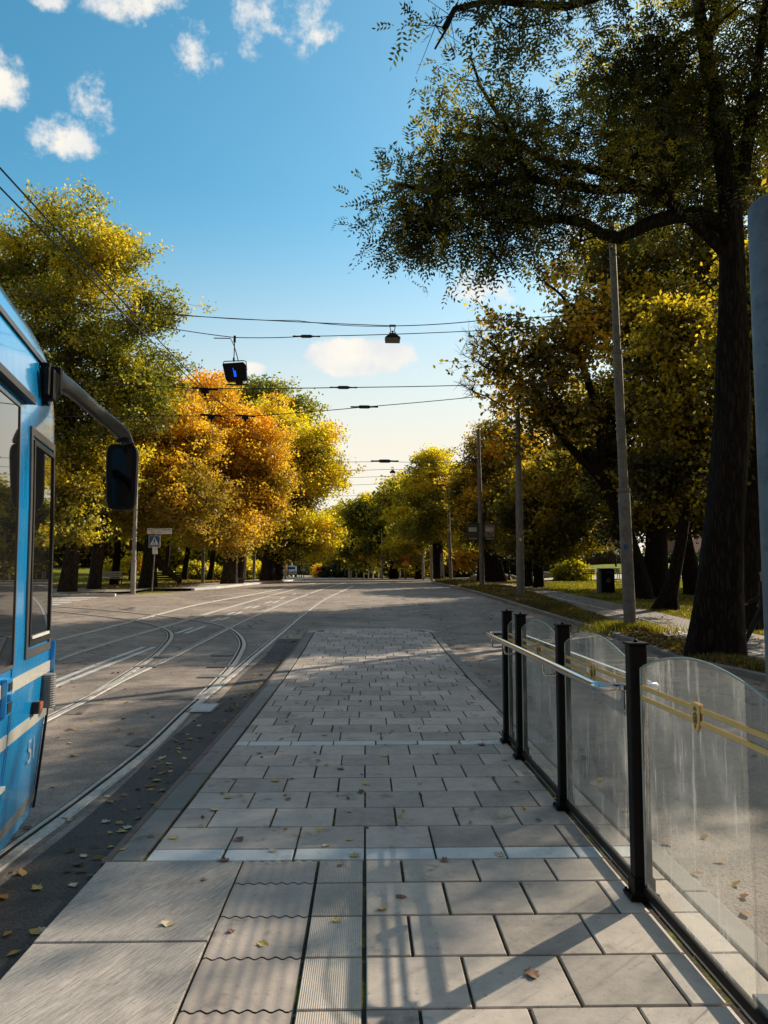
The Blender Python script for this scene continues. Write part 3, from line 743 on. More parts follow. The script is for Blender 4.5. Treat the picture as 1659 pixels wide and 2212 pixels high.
# kerbstones along the outline: a smooth grey stone on the tram side, pale stone on the lane side
def kerbrun(name, path, w, mat, inner_side, zb=.15):
    mb = MB()
    for a, b in zip(path[:-1], path[1:]):
        a, b = Vector(a), Vector(b); d = (b-a).normalized(); s_ = Vector((-d.y, d.x))*inner_side*w; gp = d*.004
        a2, b2 = a+gp, b-gp; tv = tn()
        O = [a2, b2, b2+s_, a2+s_]
        v = [(q.x, q.y, zp(q.x, q.y)-zb-.05) for q in O]+[(q.x, q.y, zp(q.x, q.y)+.001) for q in O]
        fs = [(4, 5, 6, 7), (0, 1, 5, 4), (1, 2, 6, 5), (2, 3, 7, 6), (3, 0, 4, 7)]
        mb.add(v, [f if inner_side > 0 else f[::-1] for f in fs], 0, tv)
    return tag(mb.build(name, mat, tone=True, bev=.008), kind='structure')
pth = [(PL, y) for y in frange(4.53, PE-.9, 1.0)]
kerbrun('platform_kerb', pth, .17, 'kerb', -1)
arc = [(edge(-1, PE-.9+.9*math.sin(a*PI/2/6)), PE-.9+.9*math.sin(a*PI/2/6)) for a in range(0, 7)]
arc2 = [(edge(1, PE-.9+.9*math.sin(a*PI/2/6)), PE-.9+.9*math.sin(a*PI/2/6)) for a in range(0, 7)]
end = arc+[(x, PE) for x in (arc[-1][0]+.6, arc[-1][0]+1.0)]+arc2[::-1]
kerbrun('platform_end_kerb', end, .14, 'slab', -1)
kerbrun('lane_side_kerb', [(PR, y) for y in frange(-7, PE-.9, 1.0)], .13, 'kerb_pale', 1)
kerbrun('kerb_foot', [(PL-.045, y) for y in frange(4.5, PE-1.0, 1.0)], .044, 'kerb_red', -1, .15)
mb = MB()
for y in frange(-7, 4.4, 1.0): mb.box((PL-.005, y+.5, -.10), (.03, .98, .16), tone=tn())
tag(mb.build('platform_face', 'kerb', tone=True), kind='structure')
# iron-framed hatch at the bottom of the view
t_ = thing('inspection_hatch', 'iron-framed rectangular hatch set in the platform slabs at the bottom edge', 'hatch', (.4, 2.36-.5, 0))
mb = MB()
for (a, b) in (((-.20, 1.855), (.90, 1.855)), ((-.20, 1.40), (.90, 1.40)), ((-.20, 1.40), (-.20, 1.855)), ((.90, 1.40), (.90, 1.855))):
    mb.bar((a[0], a[1], .004), (b[0], b[1], .004), .016, .012)
mb.build('frame', 'iron', t_)
# ------------------------------------------------------------------ trees
def mesh_np(name, V, Fc, mat, parent, tone=None, smooth=False):
    """V (n,3) world coords, Fc (m,k) faces"""
    off = np.array(parent.matrix_basis.translation)
    me = bpy.data.meshes.new(name); k = Fc.shape[1]
    me.vertices.add(len(V)); me.vertices.foreach_set('co', (V-off).astype(np.float32).ravel())
    me.loops.add(Fc.size); me.loops.foreach_set('vertex_index', Fc.astype(np.int32).ravel())
    me.polygons.add(len(Fc)); me.polygons.foreach_set('loop_start', np.arange(0, Fc.size, k, dtype=np.int32))
    try: me.polygons.foreach_set('loop_total', np.full(len(Fc), k, dtype=np.int32))
    except Exception: pass
    if smooth: me.polygons.foreach_set('use_smooth', np.ones(len(Fc), dtype=bool))
    if tone is not None:
        a = me.attributes.new('tone', 'FLOAT', 'FACE'); a.data.foreach_set('value', tone.astype(np.float32))
    me.materials.append(M[mat]); me.update(calc_edges=True); me.validate()
    o = bpy.data.objects.new(name, me); COL.objects.link(o); o.parent = parent
    return o
def unit(a): return a/np.maximum(np.linalg.norm(a, axis=-1, keepdims=True), 1e-9)
def leaves(rng, C, size, up=.7, aspect=.62, wide=.3):
    """one kite-shaped face per leaf"""
    n = len(C); nn = unit(rng.normal(size=(n, 3))+np.array([0, 0, up])); a = unit(np.cross(nn, rng.normal(size=(n, 3)))); b = np.cross(nn, a)
    s = size*rng.uniform(.7, 1.25, (n, 1)); a = a*s*.5; b = b*s*.5*aspect
    V = np.stack([C-a, C-a*wide*-.0+b-a*.1+nn*s*.06, C+a, C-b-a*.1+nn*s*.06], 1).reshape(-1, 3)
    return V, np.arange(4*n).reshape(n, 4)
def pinnate(rng, C, size, D):
    """compound leaves: four pairs of leaflets and an end one along a drooping stalk"""
    n = len(C); d = unit(D+rng.normal(size=(n, 3))*.55+np.array([0, 0, -.12])); s = size*rng.uniform(.75, 1.2, (n, 1))
    side = unit(np.cross(d, rng.normal(size=(n, 3))*.6+np.array([0, 0, 1.0]))); Vs = []; Ll = .34; Wl = .062
    for j in range(5):
        for sg in ((-1, 1) if j < 4 else (0,)):
            base = C+d*s*(.25+.19*j)-np.array([0, 0, 1])*s*.05*j*j*.3
            dr = unit(side*sg+d*.55) if sg else d
            nrm = unit(np.cross(dr, np.cross(d, side)+rng.normal(size=(n, 3))*.35)); L = s*Ll*(1.0 if j in (1, 2, 3) else .85)
            w = nrm*s*Wl; mid = base+dr*L*.45
            Vs.append(np.stack([base, mid+w, base+dr*L, mid-w], 1))
    V = np.stack(Vs, 1).reshape(-1, 3); return V, np.arange(len(V)).reshape(-1, 4)
def tubes(P0, P1, R0, R1, n=6):
    d = unit(P1-P0); ref = np.where(np.abs(d[:, 2:3]) < .9, np.array([[0, 0, 1.0]]), np.array([[1.0, 0, 0]]))
    u = unit(np.cross(d, ref)); v = np.cross(d, u); a = np.arange(n)*2*PI/n
    ring = u[:, None, :]*np.cos(a)[None, :, None]+v[:, None, :]*np.sin(a)[None, :, None]
    V = np.concatenate([P0[:, None]+ring*R0[:, None, None], (P1+d*R1[:, None]*.3)[:, None]+ring*R1[:, None, None]], 1)
    m = len(P0); base = (np.arange(m)*2*n)[:, None]
    k = np.arange(n); F_ = np.stack([k, (k+1) % n, (k+1) % n+n, k+n], 1)
    return V.reshape(-1, 3), (base[:, :, None]+F_[None]).reshape(-1, 4)
def tree(label, trunk, r0, lobes, mat='leaf_linden', barkm='bark', ncl=150, nleaf=220, lsize=.17, cr=.75, seed=1, group=None,
         limbs=(), name='tree', pin=False, bare=(), rmin=.018, flare=1.25, sub=9, cat='tree', droop=0.0, twigs=True, tone_h=.25, tone_b=0.0, flat=.45):
    """trunk: world points root..top; lobes: (centre, rx, ry, rz, weight); limbs: (polyline, radius)"""
    rng = np.random.default_rng(seed)
    base = Vector(trunk[0]); root = thing(name, label, cat, base, group)
    # --- skeleton
    tp = catmull(trunk, .5); N = [np.array(p) for p in tp]; par = [-1]+list(range(len(tp)-1)); first = max(1, int(len(tp)*.45)); rfix = {}
    for i in range(len(tp)): rfix[i] = r0*(1-.55*i/len(tp))
    for pl, r in limbs:
        q = catmull(pl, .4); A = np.array(N); j = int(np.argmin(np.linalg.norm(A-np.array(q[0]), axis=1)))
        for k, p in enumerate(q):
            if k == 0 and np.linalg.norm(N[j]-np.array(p)) < .1: continue
            N.append(np.array(p)); par.append(j); j = len(N)-1; rfix[j] = r*(1-.7*k/len(q))
    w = np.array([l[4]*(l[1]*l[2]*l[3])**(2/3) for l in lobes]); w = w/w.sum()
    tgt = []; cent = []
    for l, k in zip(lobes, rng.multinomial(ncl, w)):
        u = unit(rng.normal(size=(k, 3)))*(rng.uniform(size=(k, 1))**(1/2.4))*np.exp(rng.normal(size=(k, 1))*.13)
        t_ = np.array(l[0])+u*np.array(l[1:4]); tgt.append(t_); cent += [u]
    tgt = np.concatenate(tgt); outw = np.linalg.norm(np.concatenate(cent), axis=1); upn = np.concatenate(cent)[:, 2]
    bt = []
    for l in bare:
        u = unit(rng.normal(size=(l[4], 3)))*(rng.uniform(size=(l[4], 1))**(1/2.2)); bt.append(np.array(l[0])+u*np.array(l[1:4]))
    allt = np.concatenate([tgt]+bt) if bt else tgt
    order = np.argsort(np.linalg.norm(allt-np.array(trunk[-1])*.5-np.array(tp[first])*.5, axis=1))
    NA = np.zeros((len(N)+len(allt)*40, 3)); NA[:len(N)] = N; cnt = len(N); endnode = {}
    for ti in order:
        t_ = allt[ti]; A = NA[first:cnt]; d = t_-A; dist = np.linalg.norm(d, axis=1)
        cost = dist+.9*np.maximum(0, .25*dist-d[:, 2])
        j = first+int(np.argmin(cost)); p = NA[j].copy(); D = np.linalg.norm(t_-p); k = max(1, int(D/.45))
        if cnt+k >= len(NA): break
        mid = p+(t_-p)*.5+rng.normal(size=3)*D*.10+np.array([0, 0, D*.10]); jj = j
        for s in range(1, k+1):
            f = s/k; q = p*(1-f)**2+2*mid*f*(1-f)+t_*f*f+(rng.normal(size=3)*.05 if s < k else 0)
            NA[cnt] = q; par.append(jj); jj = cnt; cnt += 1
        endnode[ti] = jj
    NA = NA[:cnt]; par = np.array(par[:cnt]); acc = np.zeros(cnt)
    child = np.zeros(cnt, bool); child[par[par >= 0]] = True
    acc[~child] = rmin**2.35
    for i in range(cnt-1, 0, -1):
        acc[par[i]] += acc[i]
    R = acc**(1/2.35); sc_ = min(1.25, r0*.72/max(R[first], 1e-6)); R = np.maximum(R*sc_ if sc_ < 1 else R, rmin*.8)
    for i, r in rfix.items():
        R[i] = r if i < len(tp) else max(R[i], r)
    for i in range(len(tp), cnt): R[i] = min(R[i], R[par[i]]*.98)
    # --- trunk mesh: smooth flared bole plus limbs
    mb = MB(); nn_ = len(tp); ns = 18; rs = np.random.default_rng(seed+5); ph = rs.uniform(0, 6, 4)
    lastk = nn_
    for i in range(lastk):
        p = Vector(NA[i]); h = (p-base).length; fl = 1+(flare-1)*math.exp(-h/ (r0*1.6))
        d = Vector(NA[min(i+1, nn_-1)]-NA[max(i-1, 0)]).normalized(); x = Vector((1, 0, 0)); x = (x-d*x.dot(d)).normalized(); y = d.cross(x)
        for k in range(ns):
            a = 2*PI*k/ns
            rr = R[i]*fl*(1+.10*math.sin(3*a+ph[0]+h*.3)+.06*math.sin(5*a+ph[1]-h*.8)+.05*math.sin(2*a+h*1.3+ph[2])+(fl-1)*.35*math.sin(4*a+ph[3]))
            q = p+(x*math.cos(a)+y*math.sin(a))*rr
            if i == 0: q.z -= .25
            mb.v.append(tuple(q))
    V1 = np.array(mb.v); k = np.arange(ns); F1 = np.concatenate([np.stack([i*ns+k, i*ns+(k+1) % ns, (i+1)*ns+(k+1) % ns, (i+1)*ns+k], 1) for i in range(lastk-1)])
    e = np.arange(nn_, cnt); e = e[R[e] > .006]
    big = e[R[e] > .07]; sm = e[R[e] <= .07]
    Vb, Fb = tubes(NA[par[big]], NA[big], np.minimum(R[par[big]], R[big]*1.25), R[big], 10) if len(big) else (np.zeros((0, 3)), np.zeros((0, 4), int))
    Vs, Fs = tubes(NA[par[sm]], NA[sm], np.minimum(R[par[sm]], R[sm]*1.3), R[sm], 5)
    parts_v = [V1, Vb, Vs]; parts_f = [F1, Fb+len(V1), Fs+len(V1)+len(Vb)]
    # --- leaves in sprays around each branch end
    T_ = tgt; K = len(T_); sp = rng.normal(size=(K, sub, 3))*cr*.6*np.array([1, 1, flat])+T_[:, None]; sp[..., 2] -= droop*rng.uniform(0, 1, (K, sub))
    if twigs:
        ends = np.repeat(T_, sub, 0); st = sp.reshape(-1, 3); tw = max(.006, rmin*.45)
        m_ = np.full(len(st), tw); Vt, Ft = tubes(ends, st, m_*1.2, m_*.6, 3)
        parts_f.append(Ft+sum(len(v) for v in parts_v)); parts_v.append(Vt)
    if len(bt):
        bb = np.concatenate(bt); nb = 5; en = np.repeat(bb, nb, 0); s2 = en+unit(rng.normal(size=en.shape)+np.array([-.4, 0, .5]))*rng.uniform(.25, .7, (len(en), 1))
        Vt, Ft = tubes(en, s2, np.full(len(en), .011), np.full(len(en), .005), 3)
        parts_f.append(Ft+sum(len(v) for v in parts_v)); parts_v.append(Vt)
    mesh_np('trunk', np.concatenate(parts_v), np.concatenate(parts_f), barkm, root, smooth=True)
    per = max(1, nleaf//sub); wr = cr*.30
    C = sp.reshape(K*sub, 1, 3)+rng.normal(size=(K*sub, per, 3))*wr*np.array([1, 1, .6])
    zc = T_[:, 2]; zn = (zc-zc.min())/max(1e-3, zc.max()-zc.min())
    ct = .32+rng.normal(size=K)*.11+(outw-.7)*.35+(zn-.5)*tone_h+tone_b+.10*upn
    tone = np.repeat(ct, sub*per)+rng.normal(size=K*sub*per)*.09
    C = C.reshape(-1, 3)
    if pin:
        D = np.repeat(unit(sp-T_[:, None]).reshape(-1, 3), per, 0)
        V, Fc = pinnate(rng, C, lsize, D); tone = np.repeat(tone, 9)
    else: V, Fc = leaves(rng, C, lsize)
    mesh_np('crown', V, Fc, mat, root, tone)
    return root
def zc_of(px, Y): return 1.0/ray(px, 1245).y*1.0
def mpp(Y): return Y/F
def L(px, py, Y, rx, rz, ry=None, w=1.0):
    m = Y/F; ry_ = (ry if ry is not None else rx)*m
    return (P(px, py, Y), rx*m, ry_, rz*m, w)
def TP(*pts):
    """trunk line: first point is dropped onto the ground"""
    q = [P(*p) for p in pts]; q[0].z = T(q[0].x, q[0].y); return q
GL = 'trees of the park left of the road'; GR = 'trees of the park right of the road'; GF = 'trees where the road bends away'
# left row
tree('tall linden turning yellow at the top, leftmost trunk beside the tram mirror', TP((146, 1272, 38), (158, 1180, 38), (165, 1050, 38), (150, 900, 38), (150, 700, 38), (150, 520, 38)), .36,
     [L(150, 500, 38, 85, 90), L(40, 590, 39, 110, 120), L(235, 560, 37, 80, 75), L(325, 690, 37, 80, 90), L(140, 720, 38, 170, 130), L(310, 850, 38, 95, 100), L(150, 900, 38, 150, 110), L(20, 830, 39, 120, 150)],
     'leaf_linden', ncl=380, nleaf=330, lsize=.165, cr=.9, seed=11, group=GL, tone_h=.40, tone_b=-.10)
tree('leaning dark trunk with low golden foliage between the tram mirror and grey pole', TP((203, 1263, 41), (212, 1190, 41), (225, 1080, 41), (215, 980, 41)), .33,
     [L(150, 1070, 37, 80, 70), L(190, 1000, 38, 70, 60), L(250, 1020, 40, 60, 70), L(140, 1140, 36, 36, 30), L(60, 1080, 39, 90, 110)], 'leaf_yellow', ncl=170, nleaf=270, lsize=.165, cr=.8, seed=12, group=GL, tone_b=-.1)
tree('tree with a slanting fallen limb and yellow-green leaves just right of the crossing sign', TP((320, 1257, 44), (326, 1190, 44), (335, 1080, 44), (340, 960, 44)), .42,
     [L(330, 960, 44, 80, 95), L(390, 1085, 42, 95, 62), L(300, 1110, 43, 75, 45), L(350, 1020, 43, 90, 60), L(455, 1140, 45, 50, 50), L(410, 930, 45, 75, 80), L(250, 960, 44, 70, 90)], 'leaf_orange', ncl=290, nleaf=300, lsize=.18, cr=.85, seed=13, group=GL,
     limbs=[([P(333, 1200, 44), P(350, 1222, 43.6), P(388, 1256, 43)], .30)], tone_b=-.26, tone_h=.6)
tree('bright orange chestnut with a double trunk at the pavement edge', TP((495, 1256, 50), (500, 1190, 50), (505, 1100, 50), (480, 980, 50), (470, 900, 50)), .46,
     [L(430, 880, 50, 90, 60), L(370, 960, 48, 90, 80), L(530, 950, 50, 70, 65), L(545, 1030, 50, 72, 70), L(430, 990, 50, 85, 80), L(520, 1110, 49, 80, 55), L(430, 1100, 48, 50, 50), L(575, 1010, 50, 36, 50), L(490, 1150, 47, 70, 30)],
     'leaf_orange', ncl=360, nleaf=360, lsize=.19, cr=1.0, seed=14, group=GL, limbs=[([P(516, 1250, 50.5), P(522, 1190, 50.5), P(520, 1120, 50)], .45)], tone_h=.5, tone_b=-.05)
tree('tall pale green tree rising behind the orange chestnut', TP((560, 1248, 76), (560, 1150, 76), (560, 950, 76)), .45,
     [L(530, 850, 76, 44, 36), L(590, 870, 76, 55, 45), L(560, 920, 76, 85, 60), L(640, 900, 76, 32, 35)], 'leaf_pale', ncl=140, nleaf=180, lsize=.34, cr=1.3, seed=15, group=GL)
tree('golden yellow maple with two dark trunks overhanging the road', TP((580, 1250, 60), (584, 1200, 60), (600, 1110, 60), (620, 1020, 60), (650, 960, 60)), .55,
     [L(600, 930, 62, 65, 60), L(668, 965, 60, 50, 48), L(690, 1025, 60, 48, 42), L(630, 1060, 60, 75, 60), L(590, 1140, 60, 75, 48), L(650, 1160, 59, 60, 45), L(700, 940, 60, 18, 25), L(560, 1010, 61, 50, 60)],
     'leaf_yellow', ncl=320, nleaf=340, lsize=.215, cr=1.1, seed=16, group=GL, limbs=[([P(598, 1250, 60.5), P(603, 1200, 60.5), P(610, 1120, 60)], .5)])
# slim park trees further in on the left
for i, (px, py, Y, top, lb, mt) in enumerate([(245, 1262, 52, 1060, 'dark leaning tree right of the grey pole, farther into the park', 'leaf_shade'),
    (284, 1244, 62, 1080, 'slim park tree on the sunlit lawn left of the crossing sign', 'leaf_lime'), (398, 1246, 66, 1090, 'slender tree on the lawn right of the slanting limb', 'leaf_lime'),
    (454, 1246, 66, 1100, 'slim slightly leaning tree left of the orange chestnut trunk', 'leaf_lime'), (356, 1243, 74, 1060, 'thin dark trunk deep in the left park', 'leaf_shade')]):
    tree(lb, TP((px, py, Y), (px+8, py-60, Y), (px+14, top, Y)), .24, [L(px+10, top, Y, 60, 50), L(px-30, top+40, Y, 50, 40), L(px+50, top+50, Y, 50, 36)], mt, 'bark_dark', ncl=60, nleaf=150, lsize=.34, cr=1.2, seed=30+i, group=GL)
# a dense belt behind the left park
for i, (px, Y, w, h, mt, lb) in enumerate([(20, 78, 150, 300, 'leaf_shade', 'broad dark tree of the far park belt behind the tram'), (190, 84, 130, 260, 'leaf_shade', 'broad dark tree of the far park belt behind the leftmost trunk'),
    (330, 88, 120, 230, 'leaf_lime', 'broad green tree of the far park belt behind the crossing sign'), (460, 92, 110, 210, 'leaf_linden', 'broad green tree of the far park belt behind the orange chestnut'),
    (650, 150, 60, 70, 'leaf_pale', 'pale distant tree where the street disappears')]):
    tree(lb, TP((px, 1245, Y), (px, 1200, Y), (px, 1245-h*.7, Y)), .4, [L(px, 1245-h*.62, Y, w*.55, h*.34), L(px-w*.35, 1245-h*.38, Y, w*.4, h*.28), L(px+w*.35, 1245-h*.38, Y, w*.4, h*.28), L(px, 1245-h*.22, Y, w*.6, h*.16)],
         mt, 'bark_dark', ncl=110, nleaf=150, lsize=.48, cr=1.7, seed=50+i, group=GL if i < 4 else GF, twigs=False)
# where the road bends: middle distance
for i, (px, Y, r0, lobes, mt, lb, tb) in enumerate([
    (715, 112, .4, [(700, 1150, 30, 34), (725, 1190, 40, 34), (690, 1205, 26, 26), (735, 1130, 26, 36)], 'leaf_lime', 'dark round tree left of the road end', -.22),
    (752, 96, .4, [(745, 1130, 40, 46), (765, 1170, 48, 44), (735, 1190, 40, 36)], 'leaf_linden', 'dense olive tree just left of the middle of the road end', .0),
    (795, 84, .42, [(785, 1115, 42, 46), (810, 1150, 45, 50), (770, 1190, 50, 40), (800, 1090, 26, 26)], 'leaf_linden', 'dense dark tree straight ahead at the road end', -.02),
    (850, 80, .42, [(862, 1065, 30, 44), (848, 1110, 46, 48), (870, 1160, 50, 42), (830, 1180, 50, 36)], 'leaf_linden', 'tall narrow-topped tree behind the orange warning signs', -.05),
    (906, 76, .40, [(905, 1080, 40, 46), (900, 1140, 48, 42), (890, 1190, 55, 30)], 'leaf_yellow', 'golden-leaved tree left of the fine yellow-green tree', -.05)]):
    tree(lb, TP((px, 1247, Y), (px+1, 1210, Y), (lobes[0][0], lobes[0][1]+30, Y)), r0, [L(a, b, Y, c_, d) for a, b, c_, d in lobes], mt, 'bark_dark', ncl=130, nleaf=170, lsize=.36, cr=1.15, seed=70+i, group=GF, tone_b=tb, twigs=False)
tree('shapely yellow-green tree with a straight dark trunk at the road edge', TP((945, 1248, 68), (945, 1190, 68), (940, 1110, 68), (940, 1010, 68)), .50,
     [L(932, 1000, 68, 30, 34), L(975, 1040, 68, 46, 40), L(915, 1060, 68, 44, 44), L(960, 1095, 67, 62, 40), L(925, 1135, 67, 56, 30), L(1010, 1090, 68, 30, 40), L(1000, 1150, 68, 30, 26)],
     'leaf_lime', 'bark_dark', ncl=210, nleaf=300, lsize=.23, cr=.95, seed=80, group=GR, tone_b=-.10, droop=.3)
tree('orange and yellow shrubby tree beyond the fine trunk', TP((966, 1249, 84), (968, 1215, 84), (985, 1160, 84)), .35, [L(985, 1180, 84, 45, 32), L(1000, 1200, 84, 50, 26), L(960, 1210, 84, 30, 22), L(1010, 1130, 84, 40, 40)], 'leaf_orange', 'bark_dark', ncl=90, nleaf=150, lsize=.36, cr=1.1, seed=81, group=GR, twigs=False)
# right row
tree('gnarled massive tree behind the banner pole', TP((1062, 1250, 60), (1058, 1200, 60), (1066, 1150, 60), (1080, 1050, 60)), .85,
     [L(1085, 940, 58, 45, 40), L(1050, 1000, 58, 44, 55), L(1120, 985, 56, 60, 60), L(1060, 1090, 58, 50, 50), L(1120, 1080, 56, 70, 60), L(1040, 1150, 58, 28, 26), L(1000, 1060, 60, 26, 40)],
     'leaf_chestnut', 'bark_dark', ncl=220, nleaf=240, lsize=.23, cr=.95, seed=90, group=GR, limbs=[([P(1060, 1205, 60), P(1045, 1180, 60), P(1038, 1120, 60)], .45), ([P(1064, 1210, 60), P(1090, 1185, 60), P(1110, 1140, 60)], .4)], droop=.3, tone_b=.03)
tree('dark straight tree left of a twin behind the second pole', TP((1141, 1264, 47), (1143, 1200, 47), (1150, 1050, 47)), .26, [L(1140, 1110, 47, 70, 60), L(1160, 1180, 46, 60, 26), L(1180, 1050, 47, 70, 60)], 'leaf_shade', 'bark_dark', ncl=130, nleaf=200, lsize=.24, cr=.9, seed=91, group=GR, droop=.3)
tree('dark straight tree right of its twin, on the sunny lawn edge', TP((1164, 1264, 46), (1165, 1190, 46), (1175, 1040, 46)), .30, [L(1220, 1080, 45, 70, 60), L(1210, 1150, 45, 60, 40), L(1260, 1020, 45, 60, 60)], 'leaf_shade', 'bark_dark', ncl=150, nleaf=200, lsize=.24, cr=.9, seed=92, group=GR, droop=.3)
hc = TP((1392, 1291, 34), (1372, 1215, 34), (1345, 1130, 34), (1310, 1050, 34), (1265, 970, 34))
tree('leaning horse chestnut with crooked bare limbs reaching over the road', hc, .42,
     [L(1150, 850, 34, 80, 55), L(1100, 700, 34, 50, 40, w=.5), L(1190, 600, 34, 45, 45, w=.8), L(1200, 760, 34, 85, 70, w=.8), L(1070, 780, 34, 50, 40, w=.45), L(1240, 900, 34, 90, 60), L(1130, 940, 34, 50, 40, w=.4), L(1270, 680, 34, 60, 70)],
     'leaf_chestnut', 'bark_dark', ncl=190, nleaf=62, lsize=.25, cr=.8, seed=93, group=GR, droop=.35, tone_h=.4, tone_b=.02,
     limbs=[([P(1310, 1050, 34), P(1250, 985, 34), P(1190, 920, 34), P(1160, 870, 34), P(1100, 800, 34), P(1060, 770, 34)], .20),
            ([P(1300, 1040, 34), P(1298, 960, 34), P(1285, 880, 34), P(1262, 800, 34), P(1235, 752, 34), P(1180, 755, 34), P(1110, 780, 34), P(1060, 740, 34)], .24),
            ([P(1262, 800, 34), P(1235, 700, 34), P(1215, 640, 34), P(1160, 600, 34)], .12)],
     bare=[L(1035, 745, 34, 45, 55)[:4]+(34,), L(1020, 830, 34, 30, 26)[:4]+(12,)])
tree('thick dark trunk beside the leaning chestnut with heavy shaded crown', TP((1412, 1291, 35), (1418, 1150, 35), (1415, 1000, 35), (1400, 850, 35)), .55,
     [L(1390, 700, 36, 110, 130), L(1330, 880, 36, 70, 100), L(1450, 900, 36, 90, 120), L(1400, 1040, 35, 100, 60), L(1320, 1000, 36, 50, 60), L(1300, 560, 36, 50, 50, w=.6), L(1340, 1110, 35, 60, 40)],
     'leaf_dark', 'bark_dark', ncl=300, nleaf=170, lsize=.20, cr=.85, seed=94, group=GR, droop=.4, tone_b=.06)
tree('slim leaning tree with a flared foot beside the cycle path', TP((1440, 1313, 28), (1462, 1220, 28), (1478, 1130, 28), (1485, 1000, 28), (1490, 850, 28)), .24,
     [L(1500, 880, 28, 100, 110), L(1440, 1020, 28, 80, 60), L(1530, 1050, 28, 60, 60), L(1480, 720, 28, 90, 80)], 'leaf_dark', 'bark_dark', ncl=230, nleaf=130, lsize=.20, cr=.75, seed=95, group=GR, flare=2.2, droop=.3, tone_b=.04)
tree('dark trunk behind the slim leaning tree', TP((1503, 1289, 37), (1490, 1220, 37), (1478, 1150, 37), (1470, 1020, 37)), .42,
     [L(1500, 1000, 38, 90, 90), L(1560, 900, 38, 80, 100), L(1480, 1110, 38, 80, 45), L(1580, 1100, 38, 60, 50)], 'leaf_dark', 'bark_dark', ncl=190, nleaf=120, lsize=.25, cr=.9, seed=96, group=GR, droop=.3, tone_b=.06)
tree('rightmost forked dark trunk behind the big ash', TP((1618, 1358, 21), (1622, 1250, 21), (1624, 1150, 21), (1640, 1000, 21), (1640, 800, 21)), .30,
     [L(1650, 760, 22, 110, 150), L(1640, 1000, 22, 80, 90), L(1720, 600, 22, 110, 120), L(1700, 1060, 22, 80, 60)], 'leaf_dark', 'bark_dark', ncl=260, nleaf=130, lsize=.18, cr=.7, seed=97, group=GR,
     limbs=[([P(1616, 1210, 21), P(1596, 1165, 21), P(1575, 1120, 21)], .13)], tone_b=.08)
# the park behind the right row, seen through the gaps
for i, (px, Y, w, h, mt, lb) in enumerate([(1250, 66, 110, 420, 'leaf_shade', 'broad tree behind the yellow house garden'), 
    (1620, 50, 120, 640, 'leaf_linden', 'sunlit tree glimpsed right of the ash'), (1750, 46, 120, 600, 'leaf_shade', 'tree beyond the right edge of the lawn'),
    (1100, 86, 70, 230, 'leaf_yellow', 'golden tree far behind the banner pole')]):
    tree(lb, TP((px, 1245, Y), (px, 1180, Y), (px, 1245-h*.7, Y)), .45, [L(px, 1245-h*.72, Y, w*.6, h*.28), L(px-w*.35, 1245-h*.52, Y, w*.5, h*.2), L(px+w*.35, 1245-h*.52, Y, w*.5, h*.2), L(px, 1245-h*.36, Y, w*.7, h*.12)],
         mt, 'bark_dark', ncl=130, nleaf=150, lsize=.36, cr=1.3, seed=110+i, group=GR, twigs=False, tone_b=.05)
